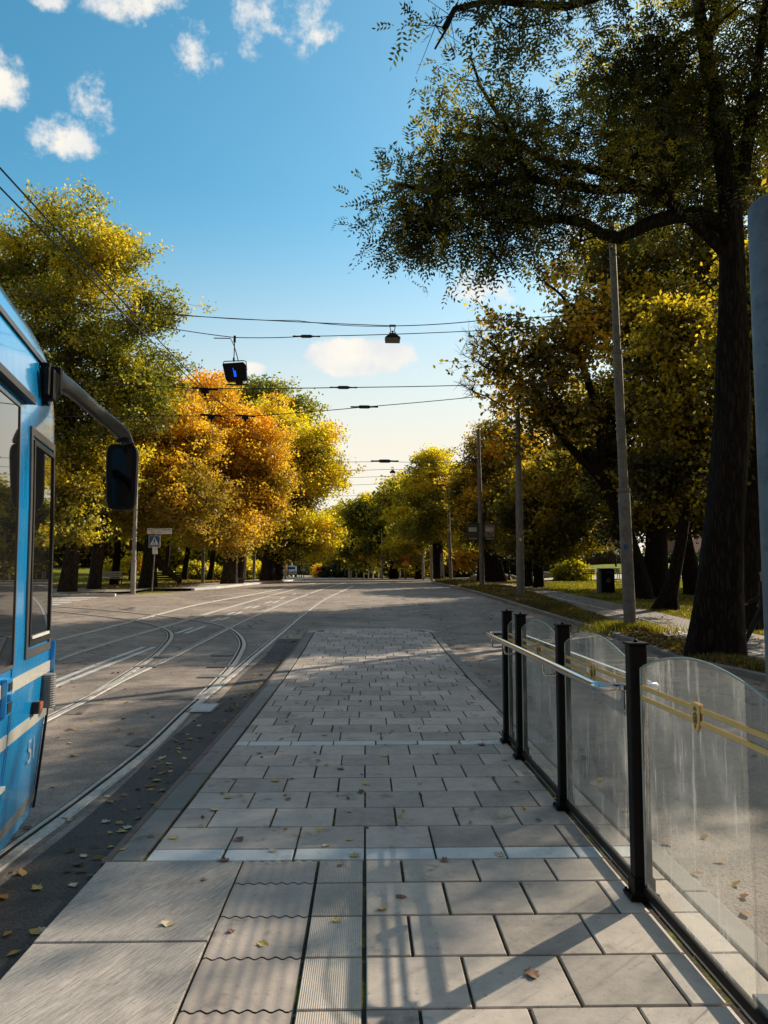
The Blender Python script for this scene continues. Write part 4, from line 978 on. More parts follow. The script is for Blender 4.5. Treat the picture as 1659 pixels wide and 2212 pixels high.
# the big ash in the verge
D_ = 15.0
ash = TP((1551, 1428, D_), (1553, 1330, D_), (1562, 1200, D_), (1578, 1000, D_), (1586, 850, D_), (1582, 600, D_), (1576, 430, D_))
def A_(px, py, Y=D_): return P(px, py, Y)
tree('huge dark ash tree at the verge, its limbs hanging over the road and platform', ash, .43,
     [L(1160, 395, 14.5, 185, 110, w=.8), L(955, 395, 13.8, 125, 40, w=1.5), L(930, 480, 13.6, 105, 24, w=1.8), L(1040, 300, 14, 120, 62), L(1090, 490, 14, 110, 60), L(1010, 210, 14, 65, 50, w=.7), L(1130, 230, 14.3, 90, 80, w=.25),
      L(1330, 330, 15, 160, 150, w=.7), L(1380, 150, 15, 130, 110), L(1120, 40, 12, 120, 36, w=1.0), L(925, 20, 11.6, 60, 26, w=1.0), L(1270, 60, 12.5, 70, 30, w=.35), L(1500, 250, 15.5, 110, 200), L(1450, 420, 15.5, 110, 60), L(1640, 150, 15.5, 90, 160), L(1600, -150, 14.5, 220, 160), L(1300, -160, 13, 200, 110),
      L(1250, 480, 14.6, 60, 40, w=.5), L(1080, 545, 14, 50, 30, w=.9)],
     'leaf_ash', 'bark_dark', ncl=480, nleaf=30, sub=9, lsize=.31, cr=.52, seed=99, name='ash_tree', pin=True, group=GR, tone_h=.3, droop=.12, rmin=.010, flare=1.35, cat='tree', flat=.8,
     limbs=[([A_(1578, 500), A_(1552, 483), A_(1509, 462, 14.9), A_(1412, 478, 14.8), A_(1337, 515, 14.7), A_(1300, 505, 14.6), A_(1267, 483, 14.5), A_(1208, 472, 14.4), A_(1130, 480, 14.2), A_(1040, 450, 14)], .17),
            ([A_(1582, 560), A_(1466, 451, 15), A_(1396, 408, 14.8), A_(1290, 410, 14.6), A_(1144, 387, 14.3), A_(1047, 400, 14), A_(950, 415, 13.8), A_(870, 400, 13.6)], .13),
            ([A_(1396, 408, 14.8), A_(1290, 370, 14.5), A_(1170, 344, 14.3), A_(1112, 300, 14.1), A_(1036, 300, 14), A_(985, 285, 13.9)], .09),
            ([A_(1144, 387, 14.3), A_(1090, 270, 14.2), A_(1040, 190, 14.1), A_(1015, 120, 14)], .06),
            ([A_(1576, 430), A_(1552, 250, 15), A_(1522, 100, 14.8), A_(1500, -60, 14.6)], .24), ([A_(1522, 100, 14.8), A_(1540, 60, 14.8), A_(1552, -60, 14.8)], .13),
            ([A_(1582, 440), A_(1605, 380, 15), A_(1640, 120, 15), A_(1665, -80, 15)], .15),
            ([A_(1500, -60, 14.6), A_(1400, -60, 13.6), A_(1278, -2, 12.6), A_(1224, 13, 12.3), A_(1140, 8, 12), A_(1052, 2, 11.8), A_(983, 19, 11.6), A_(960, 60, 11.5)], .12),
            ([A_(983, 19, 11.6), A_(966, 60, 11.4), A_(940, 105, 11.3)], .03)])

# trees of the same row beside and behind the viewer
rt = tree('spreading shade tree beside the platform, beyond the right edge of the view', [Vector((13.4, 18.9, T(13.4, 18.9))), Vector((13.3, 19, 3)), Vector((13.1, 18.9, 7)), Vector((12.9, 18.7, 11))], .3,
     [((12.8, 18.0, 10.0), 3.0, 2.4, 2.3, 1.2), ((14.4, 20.2, 9.5), 3.2, 2.6, 2.6, 1), ((12.6, 20.2, 12), 2.4, 2.4, 2.0, .6)], 'leaf_shade', 'bark_dark', ncl=85, nleaf=140, lsize=.22, cr=.8, seed=150, group='shade trees beside the platform')
for i, (x, y, rz, sc_, lb) in enumerate([(19.5, 24.5, 2.1, 1.15, 'larger shade tree farther into the park past the right edge of the view'), (10.5, -1.5, 4.0, .95, 'shade tree in the verge behind the viewpoint')]):
    c_ = copy_tree(rt); c_.location = (x, y, T(x, y)); c_.rotation_euler = (0, 0, rz); c_.scale = (sc_,)*3; c_['label'] = lb
tree('tall dark crown filling the gap between the ash and the thick dark trunk', TP((1570, 1292, 40), (1568, 1180, 40), (1560, 1000, 40), (1540, 800, 40), (1520, 600, 40)), .5,
     [L(1400, 560, 38, 90, 90), L(1330, 560, 38, 55, 75), L(1530, 560, 38, 100, 120), L(1650, 640, 38, 100, 140), L(1540, 760, 38, 90, 100), L(1450, 330, 38, 120, 110, w=.8), L(1620, 350, 38, 110, 150), L(1330, 640, 38, 60, 60), L(1270, 610, 38, 40, 40, w=.7)],
     'leaf_shade', 'bark_dark', ncl=300, nleaf=140, lsize=.24, cr=1.0, seed=98, group=GR, tone_b=.0)
# ------------------------------------------------------------------ the tram
SX, Y0, YF, XF, XC = -1.75, 3.6, 5.30, -2.075, -3.0
BK = -12.0
_d = Vector((XF-SX, YF-Y0, 0)).normalized(); _n = Vector((_d.y, -_d.x, 0))           # along the tapered flank, and outward from it
def TW(Y, z=0, out=0.0):
    """point on the platform-side flank"""
    if Y <= Y0: return Vector((SX+out, Y, z))
    p = Vector((SX, Y0, 0))+_d*((Y-Y0)/_d.y); return Vector((p.x, p.y, z))+_n*out
tram = thing('tram', 'blue tram with two cream stripes standing at the left edge, seen along its flank', 'tram', (XC, -3, -.13))
prof = [(.06, -.078), (.20, -.062), (.45, -.036), (.70, -.012), (.92, 0), (1.2, 0), (2.0, -.004), (2.6, -.016), (2.86, -.038), (2.93, -.05), (3.05, -.07), (3.16, -.11), (3.22, -.17), (3.245, -.30), (3.25, -.6)]
def plan(ins):
    """half outline of the tram inset by ins, back to front centre"""
    ins = -ins
    return [Vector((SX+ins, BK, 0)), Vector((SX+ins, Y0-.12, 0)), Vector((SX+ins-.006, Y0, 0)), Vector((SX+ins-.028, Y0+.14, 0))]+[TW(y)+_n*ins for y in frange(Y0+.3, YF-.10, .2)]+[TW(YF-.05)+_n*ins, TW(YF)+_n*ins*1.0+Vector((-.012, 0, 0)), Vector((XF-.06+ins*.92, YF+.045+ins*.3, 0)), Vector((XF-.16+ins*.86, YF+.09+ins*.4, 0)), Vector((XC+.4+ins*.45, YF+.19+ins*.5, 0)), Vector((XC, YF+.22+ins*.5, 0))]
mb = MB(); rows_ = []
for z, ins in prof:
    half = plan(-ins); fb = max(0, z-2.95)*.8
    half = [Vector((p.x, p.y-fb*sst((p.y-(YF-2.2))/2.2), 0)) for p in half]; full = half+[Vector((2*XC-p.x, p.y, 0)) for p in half[::-1][1:]]
    rows_.append([Vector((p.x, p.y, z)) for p in full])
n = len(rows_[0])
for r in rows_: mb.v += [tuple(p) for p in r]
for j in range(len(rows_)-1):
    for i in range(n-1): mb.f.append([j*n+i, (j+1)*n+i, (j+1)*n+i+1, j*n+i+1]); mb.m.append(0); mb.tone.append(0)
mb.f.append([(len(rows_)-1)*n+i for i in range(n)]); mb.m.append(0); mb.tone.append(0)
mb.f.append([i for i in range(n)][::-1]); mb.m.append(0); mb.tone.append(0)
mb.build('body', 'tram_blue', tram, smooth=True)
def pin(z): return float(np.interp(z, [a for a, b in prof], [b for a, b in prof]))
def flank(name, ya, yb, za, zb, out, mat, parent=tram, th=.004, ny=8, nz=1, za2=None, zb2=None, bev=0):
    """thin plate following the flank between ya..yb"""
    m = MB(); ys_ = sorted(set(frange(ya, yb, (yb-ya)/ny)+[y for y in (Y0,) if ya < y < yb]))
    vs = []
    for k in (0, 1):
        for y in ys_:
            f = (y-ya)/(yb-ya); a = za+((za2-za) if za2 is not None else 0)*f; b = zb+((zb2-zb) if zb2 is not None else 0)*f
            for j in range(nz+1):
                z = a+(b-a)*j/nz; vs.append(TW(y, z, pin(z)+out+th*k))
    c_ = (nz+1); n_ = len(ys_); N_ = n_*c_; fs = []
    for i in range(n_-1):
        for j in range(nz):
            q = [i*c_+j, (i+1)*c_+j, (i+1)*c_+j+1, i*c_+j+1]
            fs.append([N_+x for x in q]); fs.append(q[::-1])
        fs.append([i*c_, N_+i*c_, N_+(i+1)*c_, (i+1)*c_][::-1]); fs.append([i*c_+nz, N_+i*c_+nz, N_+(i+1)*c_+nz, (i+1)*c_+nz])
    for i, fl in ((0, 0), (n_-1, 1)):
        for j in range(nz):
            q = [i*c_+j, i*c_+j+1, N_+i*c_+j+1, N_+i*c_+j]; fs.append(q if fl else q[::-1])
    m.add(vs, fs); return m.build(name, mat, parent, bev=bev)
flank('stripe', BK, YF-.012, .952, 1.022, .0005, 'cream', th=.003, ny=30)
flank('stripe', BK, YF-.012, .668, .738, .0005, 'cream', th=.003, ny=30)
M['stripe_grey'] = simple('stripe_grey', (.26, .25, .23), .4, var=.2)
flank('skirt_stripe', BK, YF-.03, .135, .195, .0005, 'stripe_grey', th=.003, ny=30)
# cab side window: frame, pane, lower sliding rail
def framed(ya, yb, za, zb, w, zt2=None, mat='frame_grey'):
    f = flank('window', ya, yb, za, za+w, .003, mat, th=.022, za2=za, zb2=za+w)
    m = MB(); return f
def ringplate(name, ya, yb, za, zb, w, out, th, mat, parent=tram):
    m = MB()
    P_ = lambda y, z, o: TW(y, z, pin(z)+o)
    yy = [ya, ya+w, yb-w, yb]; zz = [za, za+w*1.05, zb-w*1.05, zb]
    for (i0, i1, j0, j1) in ((0, 3, 0, 1), (0, 3, 2, 3), (0, 1, 1, 2), (2, 3, 1, 2)):
        a0, a1, b0, b1 = yy[i0], yy[i1], zz[j0], zz[j1]; k = max(1, int((a1-a0)/.12)); q = max(1, int((b1-b0)/.15))
        vs = []; 
        for o in (out, out+th):
            for i in range(k+1):
                for j in range(q+1): vs.append(P_(a0+(a1-a0)*i/k, b0+(b1-b0)*j/q, o))
        c_ = q+1; N_ = (k+1)*c_; fs = []
        for i in range(k):
            for j in range(q): fs.append([N_+i*c_+j, N_+(i+1)*c_+j, N_+(i+1)*c_+j+1, N_+i*c_+j+1])
        for i in range(k):
            fs.append([i*c_, (i+1)*c_, N_+(i+1)*c_, N_+i*c_]); fs.append([i*c_+q, N_+i*c_+q, N_+(i+1)*c_+q, (i+1)*c_+q])
        for j in range(q):
            fs.append([j, N_+j, N_+j+1, j+1]); fs.append([k*c_+j, k*c_+j+1, N_+k*c_+j+1, N_+k*c_+j])
        m.add(vs, fs)
    return m.build(name, mat, parent)
w1 = ringplate('window', 4.56, 5.235, 1.10, 2.44, .045, .001, .010, 'frame_grey')
ringplate('frame', 4.61, 5.19, 1.17, 2.37, .028, .006, .012, 'rubber_dark', w1)
flank('pane', 4.63, 5.165, 1.19, 2.345, .004, 'tram_window', w1, th=.004, nz=6)
flank('sliding_rail', 4.67, 5.15, 1.205, 1.222, .010, 'white', w1, th=.008)
# front door leaf with a tall window
d1 = ringplate('door', 2.9, 4.30, .40, 2.52, .022, .0, .006, 'tram_blue')
flank('pane', 2.95, 4.275, 1.10, 2.49, .002, 'tram_window', d1, th=.004, nz=6, ny=12)
ringplate('frame', 2.93, 4.29, 1.085, 2.505, .016, .004, .008, 'frame_grey', d1)
flank('drip_rail', 2.7, 4.47, 2.545, 2.585, .0, 'rubber_dark', tram, th=.05, ny=10)
flank('roof_seam', BK, YF-.03, 2.905, 2.945, -.002, 'rubber_dark', tram, th=.016, ny=40)
flank('door_sill', 3.0, 4.27, .455, .475, .0, 'cream', tram, th=.03)
flank('joint', 4.325, 4.331, .30, .95, .0, 'rubber_dark', tram, th=.002, ny=1, nz=3)
flank('wheel_opening', 3.0, 4.13, .155, .345, .0, 'rubber_dark', tram, th=.003, ny=6)
for (a, b) in ((1.3, 2.7), (-.4, 1.1), (-2.3, -.6), (-4.3, -2.5), (-6.3, -4.5), (-8.3, -6.5), (-10.3, -8.5)):
    w_ = ringplate('window', a, b, 1.15, 2.40, .04, .001, .010, 'frame_grey'); flank('pane', a+.035, b-.035, 1.18, 2.37, .003, 'tram_window', w_, th=.003, nz=4)
# door control box
cb = flank('control_box', 4.085, 4.20, .855, 1.045, .0, 'tram_blue', tram, th=.030, bev=.004)
flank('button', 4.115, 4.18, .985, 1.025, .028, 'rubber_dark', cb, th=.006, ny=1); flank('slot', 4.105, 4.18, .870, .925, .028, 'rubber_dark', cb, th=.004, ny=1); flank('handle', 4.105, 4.185, .94, .97, .028, 'tram_blue', cb, th=.016, ny=1)
# turn lamp and ribbed fender
tl = flank('turn_lamp', 4.845, 4.925, .755, .815, .002, 'amber', tram, th=.045, bev=.008); flank('bracket', 4.82, 4.85, .75, .82, .002, 'rubber_dark', tl, th=.040)
m = MB(); q0 = TW(5.10, .745, .025); q1 = TW(5.10, .955, .025); zs = frange(.745, .955, .007)
m.tube([TW(5.11, z, .022) for z in zs], [.050+(.0035 if i % 2 else 0) if 0 < i < len(zs)-1 else .042 for i in range(len(zs))], 16)
m.build('fender', 'rubber', tram, smooth=False)
flank('corner_seal', YF-.012, YF+.012, .08, .80, -.004, 'rubber_dark', tram, th=.014, ny=1, nz=10)
flank('corner_seal', YF-.010, YF+.012, .80, 1.15, -.004, 'tram_blue', tram, th=.030, ny=1, nz=10)
text_mesh('fleet_number', '51', 'number_grey', TW(4.93, .52, pin(.5)), _d, (0, 0, 1), .135, tram, depth=.0008, width=.17, lift=.009)
# windscreen, front lights, underframe, roof box
m = MB(); m.prism([(-.72, 1.2), (.72, 1.2), (.68, 2.6), (-.68, 2.6)], (1, 0, 0), (0, 0, 1), (XC, YF+.225, 0), (0, 1, 0), .01); m.build('windscreen', 'tram_window', tram)
for sx in (-1, 1):
    m = MB(); m.tube([(XC+sx*.5, YF+.1, .7), (XC+sx*.5, YF+.21, .7)], .07, 14); m.build('headlight', 'white', tram)
m = MB(); m.box((XC, -3.6, .30), (1.9, 16.6, .34)); 
for y in (3.2, 1.6, -5, -6.6):
    for sx in (-.75, .75): m.tube([(XC+sx-.05, y, .19), (XC+sx+.05, y, .19)], .32, 18)
m.build('underframe', 'rubber_dark', tram)
m = MB(); m.box((XC, -2, 3.22), (1.5, 5, .26)); m.build('roof_box', 'stripe_grey', tram, bev=.04)
# mirror arm
br = TW(4.93, 2.77, .03)
m = MB(); m.add([], []); RB = Matrix((_d, _n, Vector((0, 0, 1)))).transposed()
m.box(TW(4.90, 2.77, -.01), (.045, .055, .27), RB); m.box(TW(4.925, 2.77, .02), (.10, .05, .19), RB); m.box(TW(4.83, 2.77, .015), (.05, .03, .17), RB)
mbk = m.build('mirror_bracket', 'black_plastic', tram, bev=.006)
a0 = TW(5.0, 2.79, .05)
armpts = [TW(4.95, 2.785, .03), P(112, 824, 5.15), P(135, 828, 5.35), P(165, 850, 5.6), P(205, 885, 5.85), P(245, 918, 5.98), P(268, 940, 6.02), P(276, 960, 6.03)]
c_ = catmull(armpts, .03); m = MB(); nr = len(c_)
vs = []
for i, p in enumerate(c_):
    d = (c_[min(i+1, nr-1)]-c_[max(i-1, 0)]).normalized(); s_ = d.cross(Vector((0, 0, 1))).normalized(); u = s_.cross(d); f = i/(nr-1)
    h = .078-.030*f; w = .046-.010*f
    for k in range(14):
        a = 2*PI*k/14; ca, sa = math.cos(a), math.sin(a)
        vs.append(p+s_*w*abs(ca)**.7*(1 if ca > 0 else -1)*.8+u*h*abs(sa)**.7*(1 if sa > 0 else -1))
fs = [(i*14+k, (i+1)*14+k, (i+1)*14+(k+1) % 14, i*14+(k+1) % 14) for i in range(nr-1) for k in range(14)]+[tuple(range(14)), tuple((nr-1)*14+k for k in range(14))[::-1]]
m.add(vs, fs); M['arm_plastic'] = simple('arm_plastic', (.055, .048, .042), .34, nscale=40, var=.25, bscale=350, bstr=.15)
arm = m.build('mirror_arm', 'arm_plastic', tram, smooth=True)
m = MB(); pc = P(116, 824, 5.17); m.box(pc, (.075, .10, .185), RB); m.build('arm_joint', 'black_plastic', arm, bev=.01)
# mirror head, its glass facing back at the driver and the platform
mc = P(262, 1030, 6.05); hw, hh = .116, .262
out_ = []
for k in range(28):
    a = 2*PI*k/28; ca, sa = math.cos(a), math.sin(a)
    x = hw*abs(ca)**.35*(1 if ca > 0 else -1); z = hh*abs(sa)**.35*(1 if sa > 0 else -1); x *= (1+.06*(z/hh)); out_.append((x, z))
fa = Vector((.16, -1, 0)).normalized(); rx_ = Vector((1, .16, 0)).normalized()
m = MB(); vs = []
for (dep, s_) in ((0, .93), (.012, 1.0), (.06, 1.0), (.10, .86), (.115, .6)):
    for x, z in out_: vs.append(mc+rx_*x*s_+Vector((0, 0, z*(.97 if s_ > .9 else s_)))-fa*dep)
fs = [(j*28+k, j*28+(k+1) % 28, (j+1)*28+(k+1) % 28, (j+1)*28+k) for j in range(4) for k in range(28)]+[tuple(range(28))[::-1], tuple(4*28+k for k in range(28))]
m.add(vs, fs); mh = m.build('mirror', 'black_plastic', tram, smooth=True)
m = MB(); vs = [mc+rx_*x*.66+Vector((0, 0, z*.84+.0))+fa*.006 for x, z in out_]; m.add(vs, [tuple(range(28))[::-1]]); m.build('mirror_glass', 'mirror', mh)
m = MB(); m.tube([mc+Vector((0.02, 0, .262)), mc+Vector((.025, 0, .30))], [.075, .058], 16); m.build('collar', 'black_plastic', mh)

# ------------------------------------------------------------------ glass barrier on the platform
XG = 1.36; posts_y = [2.49, 3.97, 5.45, 6.93, 7.59]
bar_ = thing('glass_barrier', 'black posted barrier of arched glass panels with gold double stripes on the platform edge', 'barrier', (XG, 5, 0))
for y in posts_y:
    m = MB(); 
    for k in range(1): m.box((XG, y, .615), (.088, .088, 1.23))
    po = m.build('post', 'black_metal', bar_, bev=.012)
    m = MB(); m.box((XG, y, 1.234), (.102, .102, .012)); m.ball((XG, y, 1.244), .012, 8); m.build('cap', 'black_metal', po, bev=.003)
    m = MB(); m.box((XG, y, .012), (.15, .13, .016))
    for sx in (-1, 1):
        for sy in (-1, 1): m.tube([(XG+sx*.062, y+sy*.05, .018), (XG+sx*.062, y+sy*.05, .034)], .009, 6)
    m.box((XG, y, .06), (.104, .104, .09)); m.build('foot', 'black_metal', po, bev=.004)
def arch(u): return 1.115+.112*math.sin(PI*u)**.85
for a, b in zip(posts_y[:-1], posts_y[1:]):
    y0, y1 = a+.058, b-.058; K = 24
    if y1-y0 < .3: continue
    m = MB(); z0 = .075; vs = []
    hgt = (lambda u: arch(u)) if y1-y0 > 1 else (lambda u: 1.10+.06*math.sin(PI*u))
    for k in range(K+1):
        y = y0+(y1-y0)*k/K; vs += [(XG, y, z0), (XG, y, hgt(k/K))]
    m.add(vs, [(2*k, 2*k+2, 2*k+3, 2*k+1) for k in range(K)]); gp = m.build('glass_panel', 'glass', bar_)
    m = MB(); m.tube([(XG, y0+(y1-y0)*k/K, hgt(k/K)) for k in range(K+1)], .0048, 6); m.tube([(XG, y0, z0), (XG, y0, hgt(0))], .004, 4); m.tube([(XG, y1, z0), (XG, y1, hgt(1))], .004, 4); m.build('glass_edge', 'glass_edge', gp)
    m = MB(); m.box((XG, (y0+y1)/2, .058), (.034, y1-y0+.02, .040)); m.build('bottom_rail', 'black_metal', bar_, bev=.006)
    for za, zb in ((1.018, 1.039), (.966, .987)):
        m = MB()
        for sg in (-1, 1):
            x = XG+sg*.0035; q = [(x, y0, za), (x, y1, za), (x, y1, zb), (x, y0, zb)]; m.add(q, [(0, 1, 2, 3) if sg > 0 else (3, 2, 1, 0)])
        m.build('gold_stripe', 'gold_tape', gp)
    if y1-y0 > 1:
        yc = (y0+y1)/2+.02; sh = [(a_*.92, b_*.80) for a_, b_ in [(-.042, .062), (-.034, .066), (.034, .066), (.042, .062), (.044, .0), (.035, -.040), (.018, -.066), (0, -.082), (-.018, -.066), (-.035, -.040), (-.044, .0)]]
        m = MB(); m.prism(sh, (0, 1, 0), (0, 0, 1), (XG-.0065, yc, 1.0), (-1, 0, 0), .0016); m.prism(sh, (0, 1, 0), (0, 0, 1), (XG+.0065, yc, 1.0), (1, 0, 0), .0016); em = m.build('emblem', 'gold_tape', gp)
        m = MB(); xx = XG-.0092
        ring_ = [(xx, yc+.017*math.cos(t), .990+.024*math.sin(t)) for t in [2*PI*k/22 for k in range(22)]]
        m.tube(ring_, .0016, 4, closed=True)
        # seated robed figure inside the oval, crown mark above, small plate below
        m.prism([(-.008, -.018), (.008, -.018), (.006, .000), (.009, .004), (.004, .008), (-.004, .008), (-.009, .004), (-.006, .0)], (0, 1, 0), (0, 0, 1), (xx, yc, .992), (-1, 0, 0), .001)
        m.ball((xx, yc, 1.006), .0042, 8); m.prism([(-.016, 0), (.016, 0), (.014, .004), (-.014, .004)], (0, 1, 0), (0, 0, 1), (xx, yc, 1.022), (-1, 0, 0), .001)
        m.prism([(-.012, 0), (.012, 0), (.012, .006), (.007, .003), (.003, .010), (-.003, .010), (-.007, .003), (-.012, .006)], (0, 1, 0), (0, 0, 1), (xx, yc, 1.028), (-1, 0, 0), .001)
        m.prism([(-.005, 0), (.005, 0), (.005, .013), (-.005, .013)], (0, 1, 0), (0, 0, 1), (xx, yc, .951), (-1, 0, 0), .001)
        m.build('crest', 'gold_dark', em)
# stainless handrail loop round the barrier
r = .13; cy0, cy1 = 4.09, 7.86; xa, xb = XG-.155, XG+.155; zr = 1.0; loop = []
def arcp(cx, cy, a0, a1, rr=.06): return [Vector((cx+rr*math.cos(math.radians(a0+(a1-a0)*k/6)), cy+rr*math.sin(math.radians(a0+(a1-a0)*k/6)), zr)) for k in range(7)]
loop += arcp(xb-.07, cy0+.07, -90, 0, .07)+arcp(xb-.07, cy1-.07, 0, 90, .07)+arcp(xa+.07, cy1-.07, 90, 180, .07)+arcp(xa+.07, cy0+.07, 180, 270, .07)
hr = thing('handrail', 'shiny stainless steel handrail loop running around the glass barrier posts', 'handrail', (XG, 6, 0))
m = MB(); m.tube(loop, .024, 18, closed=True); m.build('tube', 'stainless', hr, smooth=True)
for y in (5.45, 6.93, 7.59):
    for sg in (-1, 1):
        m = MB(); x1 = XG+sg*.155; x0 = XG+sg*.046
        m.tube([(x0, y-.02, zr-.10), (x0+sg*.05, y-.03, zr-.105), (x1-sg*.01, y-.05, zr-.10), (x1, y-.055, zr-.07), (x1, y-.055, zr-.02)], .009, 8); m.build('bracket', 'stainless', hr, smooth=True)
m = MB(); m.tube([(XG-.046, 4.07, .93), (XG-.052, 4.07, .93)], .014, 10); m.box((XG-.052, 4.03, .96), (.006, .05, .12)); m.build('fixing_plate', 'stainless', hr)
# ------------------------------------------------------------------ poles
def gl_post():
    Y = 2.9; x = P(1628, 600, Y).x+.098; t = thing('signpost', 'thick blue-grey galvanised steel post with rounded cap at the right edge', 'post', (x, Y, 0))
    ztop = P(1625, 432, Y).z; zs = [0.0, ztop-.05]; m = MB()
    pts = [(x+.0015*0, Y, 0), (x-.004, Y, ztop-.055), (x-.004, Y, ztop-.030), (x-.004, Y, ztop-.012), (x-.004, Y, ztop-.002), (x-.004, Y, ztop)]
    m.tube(pts, [.098, .098, .0965, .089, .076, .05], 32); m.build('shaft', 'galv', t, smooth=True)
    m = MB(); m.box((x, Y, .01), (.28, .28, .018)); m.build('base_plate', 'galv', t, bev=.004)
gl_post()
def mast(label, bpx, tpx, Y, radii, mat, group, name='catenary_pole', cat='pole'):
    b = P(bpx[0], bpx[1], Y); b.z = T(b.x, b.y)+.02; t = P(tpx[0], tpx[1], Y)
    o = thing(name, label, cat, b, group); m = MB(); pts = []; rr = []; K = 3
    for i, r_ in enumerate(radii):
        a = b+(t-b)*(i/len(radii)); c2 = b+(t-b)*((i+1)/len(radii)); pts += [a, c2-(t-b)*.012]; rr += [r_, r_*.985]
    m.tube(pts, rr, 18); m.build('shaft', mat, o, smooth=True)
    for i in range(1, len(radii)):
        m = MB(); c2 = b+(t-b)*(i/len(radii)); d = (t-b).normalized(); m.tube([c2-d*.05, c2+d*.04], radii[i-1]*1.06, 18); m.build('collar', mat, o)
    m = MB(); m.tube([t-(t-b).normalized()*.02, t+(t-b).normalized()*.01], radii[-1]*1.05, 14); m.build('cap', mat, o)
    return o, b, t
RG = 'catenary poles in the right verge'; LG = 'poles along the left pavement'
p1, b1, t1 = mast('nearest catenary pole in the right verge, thick at the foot, its top in the leaves', (1362, 1366), (1320, 470), 20.0, [.155, .118, .092], 'pole_grey', RG)
m = MB(); q = P(1349, 1182, 20.0); m.box((q.x-.02, 20-.158, q.z), (.10, .01, .13)); m.build('sticker', 'blue_sign', p1)
p2, b2, t2 = mast('second catenary pole in the right verge with a small yellow sticker', (1125, 1292), (1118, 884), 34.0, [.175, .155, .135, .115], 'pole_grey', RG)
m = MB(); q = P(1123, 1166, 34.0); m.box((q.x, 34-.172, q.z), (.10, .02, .14)); m.build('sticker', 'gold_tape', p2)
p3, b3, t3 = mast('third catenary pole in the right verge carrying two posters', (1042, 1268), (1033, 923), 46.0, [.15, .135, .12, .10], 'pole_grey', RG)
p4, b4, t4 = mast('fourth catenary pole, slim and farthest in the right verge', (974, 1256), (966, 1030), 62.0, [.14, .12, .10], 'pole_grey', RG)
mast('pale sunlit pole left of the crossing sign on the pavement', (287, 1269), (296, 1000), 37.5, [.125, .105, .09, .08], 'pole_pale', LG)
mast('slim pole between the lime tree and the orange chestnut', (438, 1257), (441, 1050), 50, [.11, .09], 'pole_grey', LG)
mast('slim grey pole right of the orange chestnut trunk', (548, 1252), (552, 1120), 62, [.11, .09], 'pole_grey', LG)
mast('thin pale pole at the end of the left pavement', (616, 1254), (616, 1190), 68, [.08, .06], 'pole_pale', LG)
mast('pale pole in front of the dense trees straight ahead', (825, 1248), (825, 1150), 76, [.10, .08], 'pole_pale', 'poles at the road end')
mast('grey pole just left of the shapely tree trunk', (932, 1248), (931, 1180), 66, [.13, .11], 'pole_pale', 'poles at the road end')
mast('thin pale pole left of the shapely tree at the road end', (914, 1248), (914, 1185), 68, [.10, .08], 'pole_pale', 'poles at the road end')
# posters on the third pole
def poster(cx, label, mat, tcol):
    Y = 45.8; c0 = P(cx, 1149, Y); w, h = 25.5*Y/F, 37*Y/F
    t = thing('banner_poster', label, 'poster', c0, 'posters on the third pole'); X = Vector((1, 0, 0)); Z = Vector((0, 0, 1))
    m = MB(); m.box(c0, (w, .05, h)); m.build('frame', 'black_sign', t)
    m = MB(); m.box(c0+Vector((0, -.027, .07)), (w-.08, .006, h-.26)); m.build('picture', mat, t)
    m = MB(); m.box(c0+Vector((-.02, -.033, .14)), (w*.66, .006, h*.23)); m.build('title_panel', 'white', t)
    text_mesh('title', 'FEATHERS', tcol, c0+Vector((-.02, -.036, .165)), X, Z, .105, t, width=w*.58)
    m = MB()
    for dz, ww in ((-h*.375, w*.78), (-h*.43, w*.68)): m.box(c0+Vector((0, -.029, dz)), (ww, .006, .028 if ww < w*.7 else .05))
    m.box(c0+Vector((-.02, -.037, .085)), (w*.5, .003, .018)); m.build('small_print', 'pole_pale', t)
    return t
M['teal_ink'] = simple('teal_ink', (.01, .20, .24), .5, var=.1); M['red_ink'] = simple('red_ink', (.35, .03, .08), .5, var=.1)
poster(1021.5, 'dark teal FEATHERS poster on the left of the third pole', 'banner_teal', 'teal_ink')
poster(1058, 'red and white streaked FEATHERS poster on the right of the third pole', 'banner_red', 'red_ink')
